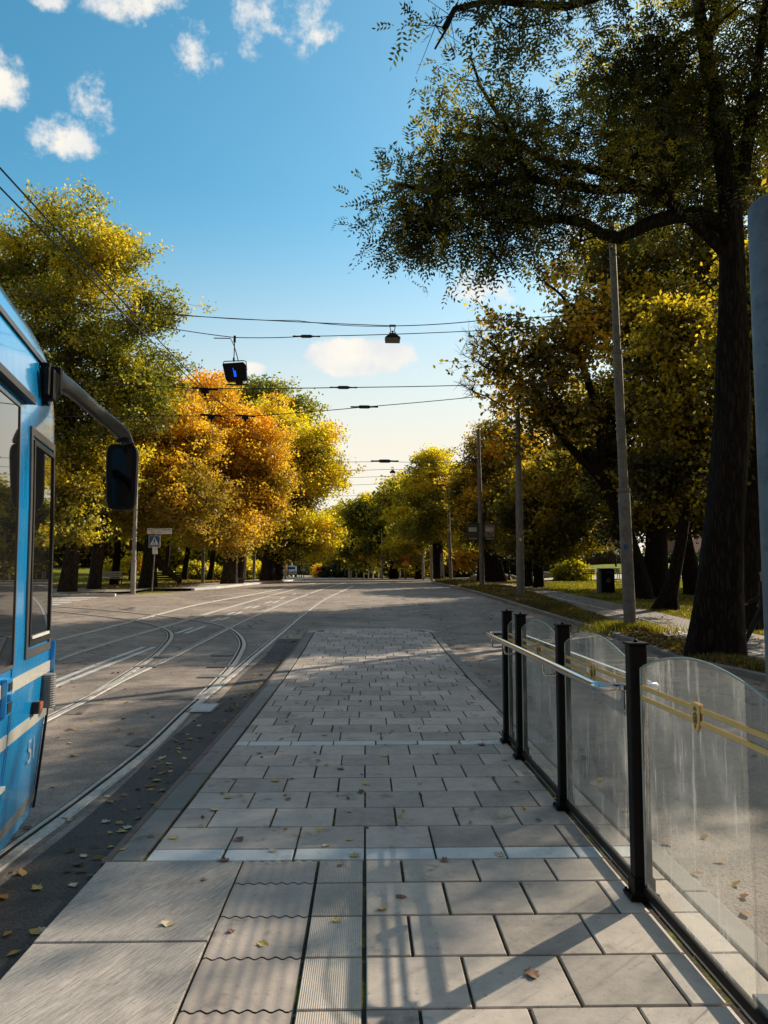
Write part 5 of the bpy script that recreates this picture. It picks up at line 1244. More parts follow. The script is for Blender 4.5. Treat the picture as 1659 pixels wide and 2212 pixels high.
# ------------------------------------------------------------------ crossing signs
def crossing_sign(px, base, top, Y, s, label, names=False):
    b = P(px, base, Y); b.z = T(b.x, b.y)+.11; tp_ = P(px+9 if names else px, top, Y)
    t = thing('crossing_sign', label, 'sign', b); m = MB(); m.tube([b, tp_], .032, 10); m.build('post', 'pole_grey', t, smooth=True)
    c0 = Vector((tp_.x-(.05 if names else 0), Y, 0)); c0.z = tp_.z-(.50 if names else s/2); R3 = Matrix.Rotation(math.radians(-6), 3, 'Z'); X = R3 @ Vector((1, 0, 0)); Nn = R3 @ Vector((0, -1, 0)); Z = Vector((0, 0, 1))
    o = c0+Nn*.04
    m = MB(); m.prism([(-s/2, -s/2), (s/2, -s/2), (s/2, s/2), (-s/2, s/2)], X, Z, o, -Nn, .02); pl = m.build('plate', 'white', t, bev=.004)
    e = s*.46
    m = MB(); m.prism([(-e, -e), (e, -e), (e, e), (-e, e)], X, Z, o+Nn*.005, -Nn, .004); m.build('blue_field', 'blue_sign', pl)
    m = MB(); m.prism([(-s*.40, -s*.32), (s*.40, -s*.32), (0, s*.40)], X, Z, o+Nn*.009, -Nn, .003); m.build('triangle', 'white', pl)
    m = MB()
    def pr(poly): m.prism([(u*s, v*s) for u, v in poly], X, Z, o+Nn*.013, -Nn, .003)
    pr([(-.025, .20), (.025, .20), (.03, .25), (0, .28), (-.03, .25)])
    pr([(-.05, -.02), (.045, -.02), (.05, .17), (-.02, .19), (-.05, .12)]); pr([(-.05, -.02), (.0, -.02), (-.08, -.17), (-.16, -.24), (-.19, -.22), (-.12, -.15)])
    pr([(0, -.02), (.045, -.02), (.06, -.12), (.13, -.23), (.09, -.26), (.02, -.14)]); pr([(-.05, .14), (-.04, .10), (-.12, .03), (-.14, .05)]); pr([(.05, .15), (.04, .11), (.10, .02), (.12, .04)])
    for u in (-.30, -.12, .06, .24): pr([(u, -.30), (u+.09, -.30), (u+.07, -.25), (u-.02+.04, -.25)])
    m.build('figure', 'black_sign', pl)
    if names:
        for ang, txts, dx, shade in ((-18, ('Uranienborgveien', '43-17'), .28, 0), (48, ('Bergslien', 'Bvei'), -.22, 1)):
            Rn = Matrix.Rotation(math.radians(ang), 3, 'Z'); Xn = Rn @ Vector((1, 0, 0)); Nn2 = Rn @ Vector((0, -1, 0)); w = .88 if not shade else .50
            for k, (tx, zz) in enumerate(zip(txts, (tp_.z+.055, tp_.z-.085))):
                cc = Vector((tp_.x, tp_.y, zz))+Xn*(w/2+.01)*(1 if not shade else -1)+Nn2*.04
                m = MB(); m.prism([(-w/2, -.065), (w/2, -.065), (w/2, .065), (-w/2, .065)], Xn, Z, cc, -Nn2, .012); np_ = m.build('name_plate', 'white', t)
                text_mesh('street_name', tx, 'black_sign', cc+(Xn*-.0 if k == 0 else Xn*(-.22 if not shade else .1)), Xn, Z, .075, np_, width=(w*.86 if k == 0 else .24), lift=.004)
        m = MB(); q = Vector((tp_.x-.02, tp_.y, tp_.z-.93)); m.box(q+Nn*.04, (.24, .05, .36)); m.build('junction_box', 'white', t, bev=.01)
    return t
crossing_sign(328, 1281, 1147.5, 38.5, .57, 'blue pedestrian crossing sign with street name plates on a thin post at the left pavement', True)
crossing_sign(656, 1250, 1224, 74, .45, 'small distant blue crossing sign where the road disappears')
b = P(876, 1248, 74); t = thing('warning_sign', 'pair of orange triangular warning signs on a post at the road end', 'sign', (b.x, b.y, T(b.x, b.y)))
m = MB(); m.tube([(b.x, b.y, T(b.x, b.y)), (b.x, b.y, P(876, 1190, 74).z)], .07, 8); m.build('post', 'pole_grey', t)
for cy in (1201, 1212):
    c0 = P(876, cy, 73.8); e = .40; m = MB(); m.prism([(-e, -e*.7), (e, -e*.7), (0, e*.75)], (1, 0, 0), (0, 0, 1), c0, (0, 1, 0), .03); a_ = m.build('triangle', 'red', t)
    m = MB(); m.prism([(-e*.7, -e*.52), (e*.7, -e*.52), (0, e*.5)], (1, 0, 0), (0, 0, 1), c0+Vector((0, -.01, 0)), (0, -1, 0), .01); m.build('face', 'orange_sign', a_)
c0 = P(876, 1219, 73.8); m = MB(); m.box(c0, (.8, .03, .28)); m.build('text_plate', 'orange_sign', t)
# low white posts across the road end
b0 = None
for px in (754, 758.5, 770, 786, 796, 806, 818, 843, 864, 897):
    q = P(px, 1247.5, 82); z = T(q.x, q.y); h = .95 if px not in (770, 786, 818) else .75
    if b0 is None:
        b0 = thing('bollard', 'slim pale bollard in the row across the road end', 'bollard', (q.x, q.y, z), 'pale bollards across the road end'); m = MB()
        m.tube([(q.x, q.y, z), (q.x, q.y, z+.85)], .06, 8); m.build('post', 'white', b0); m = MB(); m.tube([(q.x, q.y, z+.85), (q.x, q.y, z+.95)], [.11, .10], 8); m.build('head', 'pole_pale', b0)
    else:
        c_ = copy_tree(b0); c_.location = (q.x, q.y, z); c_.scale = (1, 1, h)
# ------------------------------------------------------------------ overhead wires
def wire(name, pts, r, label, group='overhead wires', mat='wire', extra=None):
    """a sagging wire through the given points"""
    pts = [Vector(p) for p in pts]; m = MB(); m.tube(pts, r, 6)
    o = m.build(name, mat); tag(o, label, 'wire', group); return o
def sag(a, b, s, k=14): a, b = Vector(a), Vector(b); return [a+(b-a)*i/k-Vector((0, 0, s*4*(i/k)*(1-i/k))) for i in range(k+1)]
def chain(*pts, sg=.05):
    o = []
    for a, b in zip(pts[:-1], pts[1:]): o += sag(a, b, sg, 8)[:-1]
    return o+[Vector(pts[-1])]
A1 = P(432, 836, 15.6); zA = A1.z
def wpx(*l): return [P(*q) for q in l]
cA = [Vector((A1.x, -8, zA-.1)), Vector((A1.x, 4, zA-.08))]+[P(444, 842, 16.0), P(526, 906, 20.5), P(596, 982, 30), P(640, 1040, 44), P(700, 1130, 80)]
cA[0].x = cA[1].x = P(0, 355, 7.0).x
wire('contact_wire', chain(*cA, sg=.03), .009, 'contact wire above the near track, the upper of two crossing the top left sky')
cB = [Vector((P(0, 405, 7.4).x-.1, -8, P(0, 405, 7.4).z)), P(0, 405, 7.4), P(424, 832, 15.3), P(443, 850, 16.2), P(457, 898, 18.4), P(460, 960, 24), P(400, 1060, 34), P(200, 1110, 40)]
wire('contact_wire', chain(*cB, sg=.02), .009, 'contact wire branching left, the lower of two in the top left sky')
LP_ = P(-420, 640, 19.5)
S1 = [P(-420, 560, 19.5), P(250, 672, 19.5), P(848, 704, 19.5), P(1040, 692, 19.7), Vector((t1.x, t1.y, P(1325, 672, 20).z))]
wire('span_wire', chain(*S1, sg=.03), .011, 'topmost span wire carrying the hanging street lamp')
wire('feeder_cable', chain(P(-420, 556, 19.45), P(380, 678, 19.45), P(640, 692, 19.45), P(845, 705, 19.45), sg=.05), .008, 'thin cable twisted along the topmost span wire to the lamp')
S2 = [P(-420, 600, 18.6), P(329, 702, 18.6), P(507, 729, 18.6), P(662, 726.5, 18.6), P(1040, 714, 19.2), Vector((t1.x, t1.y, P(1326, 702, 20).z))]
wire('span_wire', chain(*S2, sg=.02), .010, 'span wire holding the blue tram signal box')
S3 = [P(-420, 790, 15.9), P(300, 832, 15.9), P(440, 839, 15.9), P(742, 837, 17), P(1046, 831, 18.6), Vector((t1.x, t1.y, P(1334, 820, 20).z))]
wire('span_wire', chain(*S3, sg=.01), .010, 'span wire just below the signal box with the black wire hangers')
S4 = [P(-300, 900, 18.9), P(457, 898, 18.9), P(548, 898, 18.9), P(655, 890, 18.9), P(787, 879, 19.4), P(1040, 856, 20.5), P(1330, 815, 22)]
wire('span_wire', chain(*S4, sg=.01), .010, 'slanting span wire rising to the right below the others')
for i, (y0, y1, xl, Yd, lb) in enumerate([(995, 997, 640, 46, 'distant span wire to the top of the third pole'), (1018, 1008, 640, 52, 'second distant span wire slanting up to the right'), (1034, 1022, 640, 58, 'third distant span wire over the road'),
                                           (1050, 1038, 650, 64, 'fourth distant span wire over the road'), (1070, 1068, 640, 72, 'lowest distant span wire low over the road end')]):
    wire('span_wire', chain(P(xl-40, y0, Yd), P(831, (y0+y1)/2+1, Yd), P(1035 if i < 3 else 960, y1, Yd), sg=.05), .014, lb)
def insulator(px, py, Y, label):
    c0 = P(px, py, Y); s = Y/19
    t = thing('insulator', label, 'insulator', c0, 'insulators on the span wires'); m = MB()
    L_ = .26*s; m.tube([c0+Vector((-L_, 0, 0)), c0+Vector((-L_*.6, 0, 0)), c0+Vector((-L_*.4, 0, .0)), c0+Vector((L_*.4, 0, 0)), c0+Vector((L_*.6, 0, 0)), c0+Vector((L_, 0, 0))], [.016*s, .02*s, .042*s, .042*s, .02*s, .016*s], 8); m.build('body', 'wire', t)
    for sg in (-1, 1): m = MB(); m.tube([c0+Vector((sg*L_*1.3, 0, 0)), c0+Vector((sg*L_, 0, 0))], .02*s, 6); m.build('clamp', 'wire', t)
insulator(662, 726.5, 18.6, 'insulator on the wire between the signal box and the hanging lamp')
insulator(742, 837, 17, 'insulator on the wire just below the signal box level')
insulator(787, 879, 19.4, 'insulator on the lowest near slanting wire')
insulator(831, 996, 46, 'small insulator on the highest distant wire')
def lamp(px, ptop, pbot, Y, label):
    top_ = P(px, ptop, Y); bt_ = P(px, pbot, Y); s = (top_.z-bt_.z)
    t = thing('hanging_lamp', label, 'lamp', top_, 'lamps hung over the road'); w = s*.48; c0 = Vector((bt_.x, bt_.y, bt_.z))
    m = MB(); z0 = bt_.z+.16*s; z1 = bt_.z+.52*s
    vs = [(c0.x+sx*w, Y+sy*w*.8, z0) for sx, sy in ((-1, -1), (1, -1), (1, 1), (-1, 1))]+[(c0.x+sx*w*.28, Y+sy*w*.24, z1) for sx, sy in ((-1, -1), (1, -1), (1, 1), (-1, 1))]
    m.add(vs, [(0, 1, 5, 4), (1, 2, 6, 5), (2, 3, 7, 6), (3, 0, 4, 7), (4, 5, 6, 7), (3, 2, 1, 0)]); m.build('shade', 'black_plastic', t, bev=.01)
    m = MB(); m.box((c0.x, Y, bt_.z+.08*s), (w*1.86, w*1.5, .16*s)); m.build('diffuser', 'rubber', t, bev=.01)
    m = MB()
    for sx in (-1, 1): m.tube([(c0.x+sx*w*.4, Y, z1), (c0.x+sx*w*.2, Y, z1+.12*s), (c0.x+sx*w*.35, Y, top_.z-.06*s), (c0.x, Y, top_.z)], .03*s, 6)
    m.box((c0.x, Y, top_.z-.02*s), (w*.8, .06, .10*s)); m.build('hanger', 'galv', t)
    m = MB(); m.ball((c0.x, Y, z1+.10*s), .07*s, 8); m.build('knuckle', 'galv', t)
lamp(848, 703, 738, 19.5, 'dark trapezoid street lamp hanging from the topmost wire over the road')
lamp(848, 1009, 1022, 52, 'small distant lamp hanging low over the road')
# tram signal box
Ys = 18.6; cS = P(506.5, 803, Ys); t = thing('tram_signal', 'black hanging tram signal box showing a small blue light', 'signal', cS)
Rg = Matrix.Rotation(math.radians(-3), 3, 'Y'); X = Rg @ Vector((1, 0, 0)); Z = Rg @ Vector((0, 0, 1)); k_ = Ys/F
def sq(pp): return [(u*k_, v*k_) for u, v in pp]
m = MB(); m.prism(sq([(-26, 18), (-24, 20), (20, 21), (25, 15), (26, -14), (24, -19), (-16, -20), (-20, -16)]), X, Z, cS, (0, 1, 0), .16); m.build('housing', 'black_plastic', t, bev=.008)
m = MB(); m.tube([cS+X*(-24*k_)+Z*(20*k_), cS+X*(-22*k_)+Z*(24*k_), cS+X*(20*k_)+Z*(24*k_), cS+X*(26*k_)+Z*(22*k_), cS+X*(27*k_)+Z*(2*k_)], .012, 6); m.build('bracket', 'galv', t)
m = MB(); rr = random.Random(5)
for i in range(20):
    v = 8-i*1.0; ww = .8 if v > 2 else 1.6
    for u in ([-3.0+rr.uniform(-.3, .3)] if v > 2 else [-2.6, -.6, 1.2]): m.box(cS+X*((u+.12*i)*k_)+Z*(v*k_)+Vector((0, -.006, 0)), (1.2*k_, .008, .62*k_), Rg.to_3x3())
m.build('light_dots', 'signal_blue', t)
m = MB(); j0 = P(507, 729, Ys); m.tube([j0+Vector((0, 0, .04)), j0-Vector((0, 0, .12))], .03, 8); m.tube([j0, P(506, 760, Ys), P(505, 780, Ys)], .012, 6); m.tube([j0-Vector((.5, 0, .02)), P(498, 731, Ys), P(505, 745, Ys), P(511, 765, Ys), P(515, 781, Ys)], .012, 6)
m.tube([P(505, 773, Ys), P(505, 781, Ys)], .025, 6); m.build('suspension', 'wire', t)
m = MB(); m.box(P(517, 826, Ys), (.16, .1, .13)); m.box(P(513, 831, Ys), (.5, .03, .03)); m.build('lower_clamp', 'black_plastic', t)
def hanger(px, py, Y, w, label):
    c0 = P(px, py, Y); t = thing('wire_hanger', label, 'hanger', c0, 'black hangers of the contact wires'); k = Y/F
    m = MB(); m.tube([c0+Vector((-w*k, 0, .02)), c0+Vector((w*k, 0, -.02))], .022, 8); m.build('crossbar', 'black_plastic', t)
    m = MB(); m.box(c0+Vector((0, 0, -.04)), (.16, .1, .10)); m.tube([c0, c0-Vector((0, 0, .16))], [.05, .02], 8); m.build('clamp', 'black_plastic', t)
hanger(443, 840, 15.9, 28, 'wide black double hanger below and left of the signal box')
hanger(457, 897, 18.4, 24, 'black hanger among the orange leaves, left one of the lower pair')
hanger(530, 898, 20.0, 22, 'black hanger at the crown edge of the orange chestnut, right one of the lower pair')
# ------------------------------------------------------------------ park things
def park_bench(px, py, Y, label, mat, rot, s=1.0):
    b = P(px, py, Y); b.z = T(b.x, b.y); t = thing('park_bench', label, 'bench', b, 'park benches')
    R_ = Matrix.Rotation(rot, 3, 'Z'); f = lambda x, y, z: b+R_ @ Vector((x*s, y*s, z*s))
    for sx in (-.7, .7):
        m = MB(); m.tube([f(sx, -.24, 0), f(sx, -.18, .22), f(sx, -.22, .43), f(sx, .18, .40)], .028*s, 6); m.build('leg', 'black_metal', t)
        m = MB(); m.tube([f(sx, .30, 0), f(sx, .12, .30), f(sx, .20, .45), f(sx, .30, .85)], .028*s, 6); m.build('leg', 'black_metal', t)
    m = MB()
    for k in range(4): m.box(f(0, -.20+.12*k, .455-.008*k), (1.9*s, .10*s, .035*s), R_)
    m.build('seat', mat, t)
    m = MB()
    for k in range(3): m.box(f(0, .235+.035*k, .56+.13*k), (1.9*s, .03*s, .105*s), R_)
    m.build('backrest', mat, t); return t
park_bench(1257, 1266, 60, 'green slatted bench in front of the bright yellow-green bush', 'bench_green', math.radians(170))
park_bench(1318, 1270, 62, 'dark bench half hidden behind the black litter bin and trunk', 'bench_green', math.radians(5))
park_bench(236, 1256, 50, 'sunlit white slatted bench between the dark trunks', 'bench_white', math.radians(175))
park_bench(360, 1258, 47, 'shaded dark bench under the slanting limb', 'bench_green', math.radians(178))
# litter bin
b = P(1311, 1291, 38); b.z = T(b.x, b.y); t = thing('litter_bin', 'tall black litter bin with rounded top beside the cycle path', 'bin', b)
k_ = 38/F; w, h = 28*k_, 53*k_
m = MB(); m.prism([(-w/2, 0), (w/2, 0), (w/2, h*.93), (w*.42, h*.98), (w*.2, h), (-w*.2, h), (-w*.42, h*.98), (-w/2, h*.93)], (1, 0, 0), (0, 0, 1), b+Vector((0, -.3, .03)), (0, 1, 0), .62); m.build('body', 'black_metal', t, bev=.02)
m = MB(); m.box(b+Vector((-w/2-.07, -.05, h*.47)), (.12, .5, h*.85)); m.build('side_unit', 'galv', t, bev=.03)
m = MB(); m.box(b+Vector((-.05, 0, .02)), (w+.5, 1.0, .05)); m.build('base', 'stone', t, bev=.01)
m = MB(); o = b+Vector((0, -.305, h*.52)); m.prism([(-.13, -.08), (.13, -.08), (.10, .02), (0, .17), (-.10, .02)], (1, 0, 0), (0, 0, 1), o, (0, -1, 0), .006); m.build('emblem', 'gold_dark', t)
m = MB(); m.box(b+Vector((0, -.31, h*.86)), (w*.55, .02, .12)); m.build('slot', 'rubber_dark', t)
def park_lamp(px, base, top, Y, label, h=None):
    b = P(px, base, Y); b.z = T(b.x, b.y); tz = P(px, top, Y).z
    t = thing('park_lamp', label, 'street lamp', b, 'old style park lamps'); m = MB(); m.tube([b, b+Vector((0, 0, .7)), b+Vector((0, 0, .75)), Vector((b.x, b.y, tz-.55))], [.10, .09, .05, .035], 10); m.build('post', 'black_metal', t)
    m = MB(); m.tube([Vector((b.x, b.y, tz-.55)), Vector((b.x, b.y, tz-.15))], [.10, .19], 6); m.build('lantern', 'white', t)
    m = MB(); m.tube([Vector((b.x, b.y, tz-.15)), Vector((b.x, b.y, tz-.05)), Vector((b.x, b.y, tz+.05))], [.24, .12, .03], 8); m.build('hood', 'black_metal', t); return t
park_lamp(1100, 1258, 1192, 66, 'old park lamp with pale lantern right of the posters')
park_lamp(1331, 1240, 1186, 84, 'park lamp standing in front of the yellow house')
park_lamp(1496, 1262, 1160, 62, 'thin park lamp right of the big ash trunk')
bpx = P(1497, 1200, 62)
# boulders
def boulder(px, py, Y, w, label, seed):
    b = P(px, py, Y); b.z = T(b.x, b.y); r_ = np.random.default_rng(seed); bm = bmesh.new(); bmesh.ops.create_icosphere(bm, subdivisions=3, radius=1)
    k = r_.uniform(-1, 1, (4, 3))
    for v in bm.verts:
        n = sum(.12*math.sin(3*v.co.dot(Vector(q))+i) for i, q in enumerate(k)); v.co = v.co*(1+n); v.co = Vector((v.co.x*w/2, v.co.y*w/2.4, max(v.co.z*w*.32, -.05)))
    me = bpy.data.meshes.new('boulder'); bm.to_mesh(me); bm.free(); me.materials.append(M['stone']); o = bpy.data.objects.new('boulder', me); COL.objects.link(o); o.location = b
    me.polygons.foreach_set('use_smooth', [True]*len(me.polygons)); tag(o, label, 'boulder', 'boulders edging the lawn')
for a in [(1025, 1251, 66, 1.5, 'large low boulder just left of the third pole', 1), (1053, 1251, 66, 1.1, 'small boulder just right of the third pole', 2), (1086, 1251, 68, 1.4, 'boulder at the foot of the gnarled tree', 3),
          (1110, 1250, 70, 1.1, 'boulder left of the second pole', 4), (1175, 1251, 70, 1.6, 'boulder right of the twin trunks', 5), (1203, 1249, 72, 1.0, 'small boulder left of the bright bush', 6)]: boulder(*a)
# bushes and hedges
def bush(label, lobes, mat, ncl, nleaf, ls, cr, seed, name='bush', base=None):
    c0 = lobes[0][0]; z = T(c0.x, c0.y); b = Vector((c0.x, c0.y, z))
    return tree(label, [b, b+Vector((.05, 0, .3)), b+Vector((0, 0, .7))], .06, lobes, mat, 'bark_dark', ncl=ncl, nleaf=nleaf, lsize=ls, cr=cr, seed=seed, name=name, cat=name, twigs=False, flat=.8, group='bushes of the park')
bush('bright yellow-green bush glowing in the sun behind the bench', [L(1232, 1240, 62, 28, 20), L(1215, 1248, 62, 22, 14), L(1250, 1250, 62, 22, 14), L(1240, 1222, 62, 18, 12)], 'leaf_bush', 60, 260, .20, .55, 201)
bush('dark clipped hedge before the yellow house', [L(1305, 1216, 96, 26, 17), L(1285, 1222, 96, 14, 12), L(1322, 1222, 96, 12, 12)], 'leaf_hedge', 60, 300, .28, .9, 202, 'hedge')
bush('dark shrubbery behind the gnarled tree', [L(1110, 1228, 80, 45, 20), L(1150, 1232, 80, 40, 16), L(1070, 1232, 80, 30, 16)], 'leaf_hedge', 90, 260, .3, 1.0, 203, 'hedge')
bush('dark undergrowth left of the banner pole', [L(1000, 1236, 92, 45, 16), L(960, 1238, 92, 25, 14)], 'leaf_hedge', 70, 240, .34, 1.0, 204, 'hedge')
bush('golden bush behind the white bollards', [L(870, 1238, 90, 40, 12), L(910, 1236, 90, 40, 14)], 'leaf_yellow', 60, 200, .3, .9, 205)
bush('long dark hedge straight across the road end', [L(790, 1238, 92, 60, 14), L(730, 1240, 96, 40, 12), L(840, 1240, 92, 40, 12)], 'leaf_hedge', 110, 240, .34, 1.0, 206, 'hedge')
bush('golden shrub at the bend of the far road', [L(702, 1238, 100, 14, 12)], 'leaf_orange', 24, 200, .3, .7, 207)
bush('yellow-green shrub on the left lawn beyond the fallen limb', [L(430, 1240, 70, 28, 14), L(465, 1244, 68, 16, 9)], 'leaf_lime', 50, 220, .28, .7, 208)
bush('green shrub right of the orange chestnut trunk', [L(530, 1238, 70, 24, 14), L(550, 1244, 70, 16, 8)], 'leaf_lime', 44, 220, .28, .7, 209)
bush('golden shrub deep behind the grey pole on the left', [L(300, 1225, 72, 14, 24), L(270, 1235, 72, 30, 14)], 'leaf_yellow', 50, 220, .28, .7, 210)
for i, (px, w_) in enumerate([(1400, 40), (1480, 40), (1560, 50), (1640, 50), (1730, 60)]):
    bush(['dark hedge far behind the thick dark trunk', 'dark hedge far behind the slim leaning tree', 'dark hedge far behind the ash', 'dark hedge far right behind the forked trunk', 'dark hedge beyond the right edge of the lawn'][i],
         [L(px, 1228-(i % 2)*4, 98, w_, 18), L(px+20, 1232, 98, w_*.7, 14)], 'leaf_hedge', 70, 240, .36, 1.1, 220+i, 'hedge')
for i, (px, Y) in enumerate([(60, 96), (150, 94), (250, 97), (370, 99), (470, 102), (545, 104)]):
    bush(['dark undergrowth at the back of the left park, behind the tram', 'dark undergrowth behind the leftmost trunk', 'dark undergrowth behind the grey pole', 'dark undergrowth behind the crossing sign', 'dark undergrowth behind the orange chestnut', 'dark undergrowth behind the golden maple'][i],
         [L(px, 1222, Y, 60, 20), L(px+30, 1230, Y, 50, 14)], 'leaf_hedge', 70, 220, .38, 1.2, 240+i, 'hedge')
# ------------------------------------------------------------------ yellow house
def house(label, px0, px1, base, eave, Y, wallm, cols, rows_, doorx=None):
    a, c2 = P(px0, base, Y), P(px1, base, Y); z0 = T((a.x+c2.x)/2, Y)-.2; z1 = P(px0, eave, Y).z; w = c2.x-a.x; cx = (a.x+c2.x)/2
    t = thing('house', label, 'house', (cx, Y, z0)); D = 9
    m = MB(); m.box((cx, Y+D/2, (z0+z1)/2), (w, D, z1-z0)); m.build('wall', wallm, t)
    m = MB(); m.prism([(-D/2-.6, 0), (D/2+.6, 0), (0, 3.6)], (0, 1, 0), (0, 0, 1), (a.x-.5, Y+D/2, z1), (1, 0, 0), w+1.0); rf = m.build('roof', 'roof_tile', t)
    m = MB(); m.box((cx+w*.2, Y+D/2, z1+3.9), (.9, .7, 1.6)); m.build('chimney', 'roof_tile', rf)
    m = MB(); m.box((cx, Y-.03, z1-.15), (w+.3, .1, .3)); m.build('eave_board', 'white', t)
    for j, (rz, rh) in enumerate(rows_):
        for i, u in enumerate(cols):
            x = a.x+w*u; wz = z0+(z1-z0)*rz; ww, hh = 1.15, rh
            m = MB()
            for (dx, dz, sx, sz) in ((-ww/2, 0, .16, hh+.3), (ww/2, 0, .16, hh+.3), (0, hh/2+.05, ww, .18), (0, -hh/2-.05, ww, .18), (0, 0, .07, hh), (0, hh*.15, ww, .06)): m.box((x+dx, Y-.06, wz+dz), (sx, .08, sz))
            f = m.build('window', 'white', t); m = MB(); m.box((x, Y-.015, wz), (ww, .04, hh)); m.build('pane', 'window_dark', f)
    if doorx is not None:
        x = a.x+w*doorx; m = MB(); m.box((x, Y-.05, z0+1.3), (1.1, .08, 2.3)); d = m.build('door', 'dark_wall', t)
        m = MB(); m.box((x, Y-.35, z0+2.75), (2.2, .7, .14)); m.build('canopy', 'galv', t)
    return t
house('yellow wooden house with white windows seen through the trees', 1235, 1345, 1232, 1140, 104, 'yellow_wall', [.12, .38, .62, .88], [(.20, 1.9), (.72, 1.9)], .5)
house('dark brown house hidden among trees behind the posters', 985, 1180, 1238, 1196, 112, 'dark_wall', [.15, .5, .85], [(.5, 1.4)])
house('pale house with tiled roof behind the rightmost trunks', 1480, 1640, 1232, 1196, 116, 'pavement', [.2, .5, .8], [(.45, 1.4)])
# low wooden fence before the yellow house
t = thing('garden_fence', 'low brown picket fence before the yellow house', 'fence', P(1300, 1232, 94)); m = MB()
for i in range(34): q = P(1262+i*3.2, 1232, 94); z = T(q.x, q.y); m.box((q.x, q.y, z+.5), (.07, .04, 1.0))
m.build('pickets', 'dark_wall', t); qa, qb = P(1260, 1232, 94), P(1370, 1232, 94)
m = MB(); m.bar((qa.x, 94.05, T(qa.x, 94)+.3), (qb.x, 94.05, T(qb.x, 94)+.3), .04, .08); m.build('rail', 'dark_wall', t); m = MB(); m.bar((qa.x, 94.05, T(qa.x, 94)+.8), (qb.x, 94.05, T(qb.x, 94)+.8), .04, .08); m.build('rail', 'dark_wall', t)
# ------------------------------------------------------------------ distant traffic and shelter
def vehicle(px, Y, L_, W_, H_, label, cat, name, body, van, rot):
    b = P(px, 1240, Y); b.z = T(b.x, b.y); t = thing(name, label, cat, b); R_ = Matrix.Rotation(rot, 3, 'Z'); f = lambda x, y, z: b+R_ @ Vector((x, y, z))
    hood = .62 if not van else .5
    pr_ = [(-L_/2, .30), (-L_/2, H_*hood*.8), (-L_/2+.25, H_*hood), (-L_*.28, H_*hood+.05), (-L_*.14, H_), (L_*.40, H_), (L_/2, H_*(.95 if van else .62)), (L_/2, .30)]
    if van: pr_ = [(-L_/2, .3), (-L_/2, H_*.42), (-L_/2+.8, H_*.50), (-L_/2+1.5, H_*.97), (-L_/2+1.9, H_), (L_/2-.1, H_), (L_/2, H_*.9), (L_/2, .3)]
    m = MB(); m.prism(pr_, R_ @ Vector((0, 1, 0)), Vector((0, 0, 1)), f(-W_/2, 0, 0), R_ @ Vector((1, 0, 0)), W_); m.build('body', body, t, bev=.06)
    m = MB(); m.prism([(-.42*W_, 0), (.42*W_, 0), (.36*W_, H_*.30), (-.36*W_, H_*.30)], R_ @ Vector((1, 0, 0)), R_ @ Vector((0, .9, 1)).normalized() if not van else R_ @ Vector((0, .5, 1)).normalized(), f(0, -L_*.27 if not van else -L_/2+.82, H_*(hood+.03 if not van else .53)), R_ @ Vector((0, -1, .3)).normalized(), .03); m.build('windscreen', 'glassdark', t)
    for sx in (-1, 1):
        m = MB(); m.box(f(sx*W_*.36, -L_/2-.02, H_*.34), (.28, .08, .16), R_); m.build('headlight', 'white', t)
        for sy in (-.3, .3):
            m = MB(); m.tube([f(sx*(W_/2-.16), sy*L_, .33), f(sx*(W_/2+.01), sy*L_, .33)], .33, 14); wh = m.build('wheel', 'rubber_dark', t)
            m = MB(); m.tube([f(sx*(W_/2), sy*L_, .33), f(sx*(W_/2+.02), sy*L_, .33)], .18, 10); m.build('rim', 'galv', wh)
vehicle(614, 104, 5.6, 2.0, 2.7, 'white van waiting at the far left end of the road', 'van', 'parked_van', 'van_white', True, math.radians(8))
vehicle(624, 96, 4.3, 1.75, 1.45, 'silver car in front of the white van', 'car', 'parked_car', 'car_silver', False, math.radians(8))
b = P(634, 1248, 82); b.z = T(b.x, b.y); t = thing('bus_shelter', 'small dark bus shelter on the far left pavement', 'shelter', b)
m = MB(); m.box(b+Vector((0, 0, 2.35)), (1.6, 3, .12)); m.build('roof', 'black_metal', t)
for sx in (-.7, .7):
    for sy in (-1.4, 1.4): m = MB(); m.box(b+Vector((sx, sy, 1.15)), (.08, .08, 2.3)); m.build('post', 'black_metal', t)
m = MB(); m.box(b+Vector((-.72, 0, 1.2)), (.03, 2.6, 1.9)); m.build('pane', 'window_dark', t)
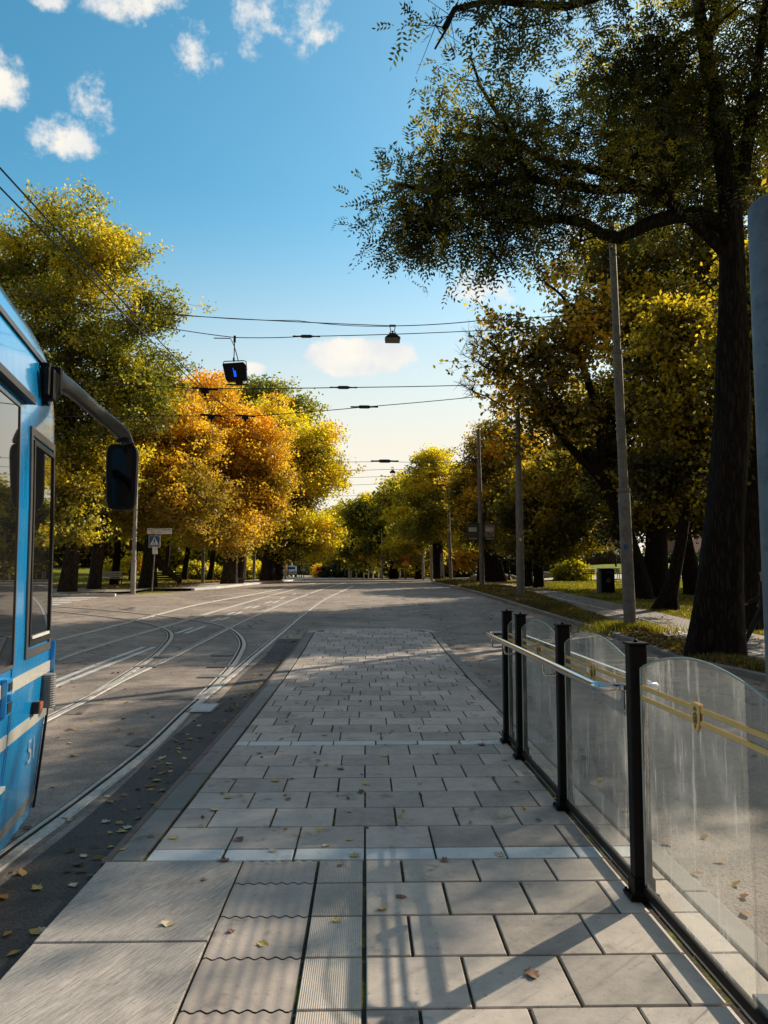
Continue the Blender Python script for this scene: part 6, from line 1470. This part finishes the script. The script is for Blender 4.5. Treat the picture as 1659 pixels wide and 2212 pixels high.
# ------------------------------------------------------------------ people
def person(label, foot, rot, h, pose, top, legs, hairc='hair', bag=False):
    t = thing('person', label, 'person', foot, None); R_ = Matrix.Rotation(rot, 3, 'Z'); s = h/1.75
    f = lambda p: foot+R_ @ (Vector(p)*s)
    st = pose.get('stride', 0); J = {}
    J['pel'] = (0, 0, .93); J['waist'] = (0, 0, 1.05); J['chest'] = (0, -.01, 1.28); J['neck'] = (0, -.01, 1.46); J['head0'] = (0, .0, 1.55); J['head1'] = (0, .01, 1.66)
    V = [J[k] for k in ('pel', 'waist', 'chest', 'neck', 'head0', 'head1')]; Rr = [.135, .12, .145, .055, .085, .082]; E = [(0, 1), (1, 2), (2, 3), (3, 4), (4, 5)]
    for sg in (-1, 1):
        k = len(V); a = st*sg
        V += [(sg*.10, 0, .86), (sg*.10, a*.22, .49+.02*abs(a)), (sg*.10, a*.42-(.10 if a < 0 else 0)*-1, .085 if a >= 0 else .14), (sg*.11, a*.42+.10-(.05 if a < 0 else 0), .04 if a >= 0 else .07)]
        Rr += [.095, .062, .042, .04]; E += [(0, k), (k, k+1), (k+1, k+2), (k+2, k+3)]
        k = len(V); b_ = -st*sg; bent = pose.get('bent', .3)
        V += [(sg*.19, -.01, 1.40), (sg*.23, b_*.12, 1.13), (sg*.24, b_*.20+bent*.25, .92+bent*.12)]; Rr += [.062, .044, .034]; E += [(2, k), (k, k+1), (k+1, k+2)]
        # hand: palm with four fingers and a thumb
        w = Vector(V[-1]); d = (w-Vector(V[-2])).normalized(); k2 = len(V)-1; V.append(tuple(w+d*.075)); Rr.append(.028); E.append((k2, len(V)-1)); pm = len(V)-1
        for q in range(4):
            o_ = Vector((0, (q-1.5)*.019, 0)); V.append(tuple(w+d*.11+o_)); Rr.append(.009); E.append((pm, len(V)-1)); V.append(tuple(w+d*(.155-.008*abs(q-1.2))+o_*1.1+Vector((-sg*.015, 0, 0)))); Rr.append(.007); E.append((len(V)-2, len(V)-1))
        V.append(tuple(w+d*.05+Vector((0, .035, 0)))); Rr.append(.010); E.append((k2, len(V)-1)); V.append(tuple(w+d*.085+Vector((0, .05, 0)))); Rr.append(.008); E.append((len(V)-2, len(V)-1))
    me = bpy.data.meshes.new('body'); me.from_pydata([f(v) for v in V], E, []); o = bpy.data.objects.new('body', me); COL.objects.link(o)
    sk = o.modifiers.new('skin', 'SKIN'); sk.use_smooth_shade = True
    for i, v in enumerate(me.skin_vertices[0].data): v.radius = (Rr[i]*s, Rr[i]*s); v.use_root = (i == 0)
    sb = o.modifiers.new('sub', 'SUBSURF'); sb.levels = 1; sb.render_levels = 1
    bpy.context.view_layer.update(); m2 = bpy.data.meshes.new_from_object(o.evaluated_get(bpy.context.evaluated_depsgraph_get())); bpy.data.objects.remove(o)
    for mm in ('skin', top, legs, 'black_plastic'): m2.materials.append(M[mm])
    inv = R_.transposed()
    wr = [f(V[i]) for i in range(len(V))]
    for p in m2.polygons:
        c3 = inv @ (p.center-foot)/s; mi = 0
        if c3.z < .08: mi = 3
        elif c3.z < 1.0 and abs(c3.x) < .19: mi = 2
        elif c3.z < 1.44 and (c3.z > .97 or abs(c3.x) < .17): mi = 1
        p.material_index = mi; p.use_smooth = True
    for v in m2.vertices: v.co -= foot
    ob = bpy.data.objects.new('body', m2); COL.objects.link(ob); ob.parent = t
    m = MB(); hc_ = f((0, -.015, 1.665)); m.ball(hc_, .098*s, 14, sc=(.92, 1.08, 1.02)); 
    V_ = [v for v in m.v]
    m.v = [(v if not ((inv @ (Vector(v)-foot)/s).y > .035 and (inv @ (Vector(v)-foot)/s).z < 1.69) else tuple(Vector(v)*.0+f((0, .03, 1.66)))) for v in V_]; m.build('hair', hairc, t, smooth=True)
    m = MB(); 
    m.ball(f((0, .088, 1.60)), .014*s, 6); m.build('nose', 'skin', t)
    for sg in (-1, 1): m = MB(); m.ball(f((sg*.030, .078, 1.632)), .010*s, 6); m.build('eye', 'black_plastic', t)
    for sg in (-1, 1): m = MB(); m.ball(f((sg*.085, .0, 1.61)), .02*s, 6, sc=(.5, 1, 1.4)); m.build('ear', 'skin', t)
    m = MB(); m.box(f((0, .080, 1.565)), (.04*s, .006, .008), R_); m.build('mouth', 'red', t)
    if bag:
        m = MB(); m.box(f((0, -.20, 1.22)), (.30*s, .16*s, .42*s), R_); bo = m.build('backpack', 'cloth_black', None, bev=.05); tag(bo, 'dark backpack worn by the walker right of the slim leaning tree', 'backpack')
    return t
def fp(px, py, Y): q = P(px, py, Y); q.z = T(q.x, q.y)+.01; return q
person('person in dark clothes walking away on the sunny park path, left of the thick trunks', fp(1375, 1270, 74), math.radians(20), 1.78, {'stride': .3}, 'cloth_black', 'cloth_black')
person('person in a pale top with dark trousers striding right of the slim leaning tree', fp(1470, 1283, 58), math.radians(-80), 1.72, {'stride': .9, 'bent': .5}, 'cloth_pink', 'cloth_black', bag=True)
person('person in black striding on the cycle path at the right edge behind the post', fp(1656, 1400, 16.4), math.radians(80), 1.76, {'stride': 1.0, 'bent': .7}, 'cloth_black', 'cloth_black')
# ------------------------------------------------------------------ fallen leaves
def leaf_mesh(seed, w):
    r_ = random.Random(seed); m = MB(); n = 9; vs = []; out_ = [(0, -.5), (.18, -.30), (.40, -.18), (.30, .02), (.46, .18), (.22, .24), (.12, .50), (0, .58), (-.14, .46), (-.24, .22), (-.44, .16), (-.28, .0), (-.42, -.2), (-.16, -.30)]
    cu = r_.uniform(.25, .6); tw = r_.uniform(-.3, .3)
    def zf(x, y): return cu*(x*x*1.6+.5*y*y)*.6+tw*x*y+.04*math.sin(9*x+seed)+.05
    vs = [(0, 0, zf(0, 0)-.03)]+[(x*.5, y*.5, zf(x*.5, y*.5)) for x, y in out_]+[(x, y, zf(x, y)) for x, y in out_]; k = len(out_)
    fs = [(0, 1+i, 1+(i+1) % k) for i in range(k)]+[(1+i, 1+k+i, 1+k+(i+1) % k, 1+(i+1) % k) for i in range(k)]
    vs += [(-.012, -.5, zf(0, -.5)), (.012, -.5, zf(0, -.5)), (.05, -.95, .12)]; b_ = len(vs)-3; fs += [(b_, b_+1, b_+2)]
    me = bpy.data.meshes.new('fallen_leaf'); me.from_pydata([(x*w, y*w, z*w) for x, y, z in vs], [], fs); me.materials.append(M['fallen_yellow']); me.polygons.foreach_set('use_smooth', [True]*len(fs)); me.update(); return me
LM = [leaf_mesh(i, 1.0) for i in range(6)]
rl = random.Random(11)
near = [(483, 1860), (590, 1838), (765, 1850), (735, 1870), (755, 1815), (960, 1860), (1080, 1848), (825, 1965), (865, 1938), (727, 1990), (499, 2013), (362, 1998), (567, 2040), (440, 1902), (265, 1836), (327, 1808), (465, 1750), (492, 1724), (516, 1815),
        (790, 1695), (780, 1712), (755, 1754), (595, 1687), (735, 1662), (960, 1557), (945, 1630), (870, 1575), (860, 1523), (1040, 1610), (1090, 1643), (560, 1628), (705, 1828), (375, 1811), (1148, 2105), (830, 1635), (700, 1590), (905, 1495), (815, 1480), (640, 1540), (1000, 1475), (770, 1440), (890, 1425),
        (690, 1512), (720, 1470), (620, 1585), (1020, 1540)]
road = [(262, 1797), (275, 1789), (228, 1776), (300, 1768), (150, 1772), (80, 1920), (158, 1912), (232, 1722), (320, 1700), (368, 1668), (330, 1660), (375, 1600), (405, 1590), (392, 1608), (385, 1620), (420, 1560), (430, 1572), (152, 1608), (148, 1580), (158, 1635), (318, 1545), (345, 1530), (180, 1850), (60, 1790), (448, 1545), (338, 1688),
        (350, 1640), (365, 1652), (300, 1745), (410, 1600), (398, 1640), (460, 1510), (500, 1500), (470, 1535), (115, 1700), (240, 1830), (140, 1980), (90, 2010)]
def drop(px, py, plat, kind):
    r0_ = ray(px, py); z = (0.0 if plat else -.13); tt = (z-CAMZ)/r0_.z; p = Vector((0, 0, CAMZ))+r0_*tt
    if plat and p.y > 8: p = G(px, py); p.z = zp(0, p.y)
    elif not plat: p.z = T(p.x, p.y)+.008
    o = bpy.data.objects.new('fallen_leaf', LM[rl.randrange(6)]); COL.objects.link(o); o.location = p+Vector((0, 0, .002)); s = rl.uniform(.045, .085)
    o.scale = (s, s*rl.uniform(.8, 1.1), s*rl.uniform(.7, 1.2)); o.rotation_euler = (rl.uniform(-.15, .15), rl.uniform(-.15, .15), rl.uniform(0, 6.28))
    mt = {'yellow': 'fallen_yellow', 'brown': 'fallen_brown', 'pale': 'fallen_pale'}[kind]
    o.material_slots[0].link = 'OBJECT'; o.material_slots[0].material = M[mt]
    tag(o, {'yellow': 'small yellow fallen leaf', 'brown': 'small curled brown fallen leaf', 'pale': 'small pale fallen leaf'}[kind]+(' lying on the platform paving' if plat else ' lying on the asphalt by the tram rails'), 'leaf',
        kind+(' leaves fallen on the platform' if plat else ' leaves fallen on the asphalt'))
for i, (x, y) in enumerate(near): drop(x, y, True, ['brown', 'pale', 'yellow', 'brown', 'yellow'][i % 5])
for i, (x, y) in enumerate(road): drop(x, y, False, ['yellow', 'pale', 'pale', 'brown', 'yellow'][i % 5])
def scatter(name, n, fn, size, mat, seed, up=3.0):
    r_ = np.random.default_rng(seed); C = []
    while len(C) < n:
        p = fn(r_)
        if p is not None: C.append(p)
    C = np.array(C); V, Fc = leaves(r_, C, size, up=up); e = bpy.data.objects.new('tmp', None)
    o = mesh_np(name, V, Fc, mat, e, r_.uniform(0, 1, len(C))); o.parent = None; bpy.data.objects.remove(e); return tag(o, kind='stuff')
def f_verge(r_):
    y = r_.uniform(2, 90)**1.0; u = r_.uniform(0, 1); x = vergeL(y)+.1+(pathL(y)-vergeL(y)-.1)*u
    if math.sin(x*2.1+y*.9)+math.sin(y*.63+2) < r_.uniform(-1.4, 1.2): return None
    return (x, y, T(x, y)+.05+crown(u, x, y)+.0)
scatter('verge_leaf_litter', 16000, f_verge, .10, 'litter', 1)
def f_road(r_):
    y = r_.uniform(3, 60); x = r_.uniform(-14, 7)
    if PL-.1 < x < PR+.1 and y < PE+.2: return None
    if r_.uniform() < .55:
        x = r_.choice([vergeL(y)-.25, PR+.25, PL-.25])+r_.normal()*.22
        if y > PE and abs(x) < 2: return None
        if PL-.03 < x < PR+.03: return None
    if x > vergeL(y)-.02: return None
    return (x, y, T(x, y)+.016)
scatter('road_leaf_litter', 2800, f_road, .075, 'litter', 2, up=5)
def f_plat(r_):
    y = r_.uniform(5, PE-.3); x = r_.uniform(PL+.2, PR-.2); return (x, y, zp(x, y)+.008)
scatter('platform_leaf_litter', 260, f_plat, .055, 'litter', 3, up=5)
def f_path(r_):
    y = r_.uniform(8, 80); x = pathL(y)+(pathR(y)-pathL(y))*r_.uniform(0, 1)**1.5; return (x, y, T(x, y)+.025)
scatter('path_leaf_litter', 2200, f_path, .08, 'litter', 4, up=5)
def f_lawn(r_):
    y = r_.uniform(14, 70); x = pathR(y)+r_.exponential(6)+.1
    return (x, y, T(x, y)-.01)
scatter('lawn_leaf_litter', 12000, f_lawn, .10, 'litter', 5)
def f_left(r_):
    y = r_.uniform(38, 75); x = kerbL(y)-2.7-r_.exponential(5)
    return (x, y, T(x, y)+.02)
scatter('park_leaf_litter', 9000, f_left, .13, 'litter', 6)
# grass blades
def blades(name, n, fn, hgt, mat, seed):
    r_ = np.random.default_rng(seed); C = []
    while len(C) < n:
        p = fn(r_)
        if p is not None: C.append(p)
    C = np.array(C); a = r_.uniform(0, 2*PI, n); w = np.stack([np.cos(a), np.sin(a), np.zeros(n)], 1)*(.006+.0006*C[:, 1:2]); h = hgt*r_.uniform(.5, 1.3, (n, 1)); ln = r_.normal(size=(n, 3))*.4; ln[:, 2] = 1
    V = np.stack([C-w, C+w, C+ln*h], 1).reshape(-1, 3); e = bpy.data.objects.new('tmp', None)
    o = mesh_np(name, V, np.arange(3*n).reshape(n, 3), mat, e, r_.uniform(0, 1, n)); o.parent = None; bpy.data.objects.remove(e); return tag(o, kind='stuff')
def g_verge(r_):
    y = r_.uniform(5, 70) if r_.uniform() < .5 else r_.uniform(10, 30); u = r_.uniform(0.02, 1); x = vergeL(y)+.16+(pathL(y)-vergeL(y)-.16)*u
    if math.sin(x*1.3+y*.5)+math.sin(y*.9+1) < -1.0: return None
    return (x, y, T(x, y)+.025+crown(u, x, y))
blades('verge_grass', 36000, g_verge, .085, 'grass_blade', 7)
def g_pole(r_):
    a = r_.uniform(0, 6.28); q = .18+r_.exponential(.22); x = b1.x-.1+math.cos(a)*q*1.4; y = 20+math.sin(a)*q; return (x, y, T(x, y)+.05)
blades('grass_tuft', 2600, g_pole, .22, 'grass_sun', 8)
def g_lawn(r_):
    y = r_.uniform(18, 60); x = pathR(y)+r_.exponential(7)+.05; return (x, y, T(x, y)-.03)
blades('lawn_grass', 50000, g_lawn, .08, 'grass_sun', 9)
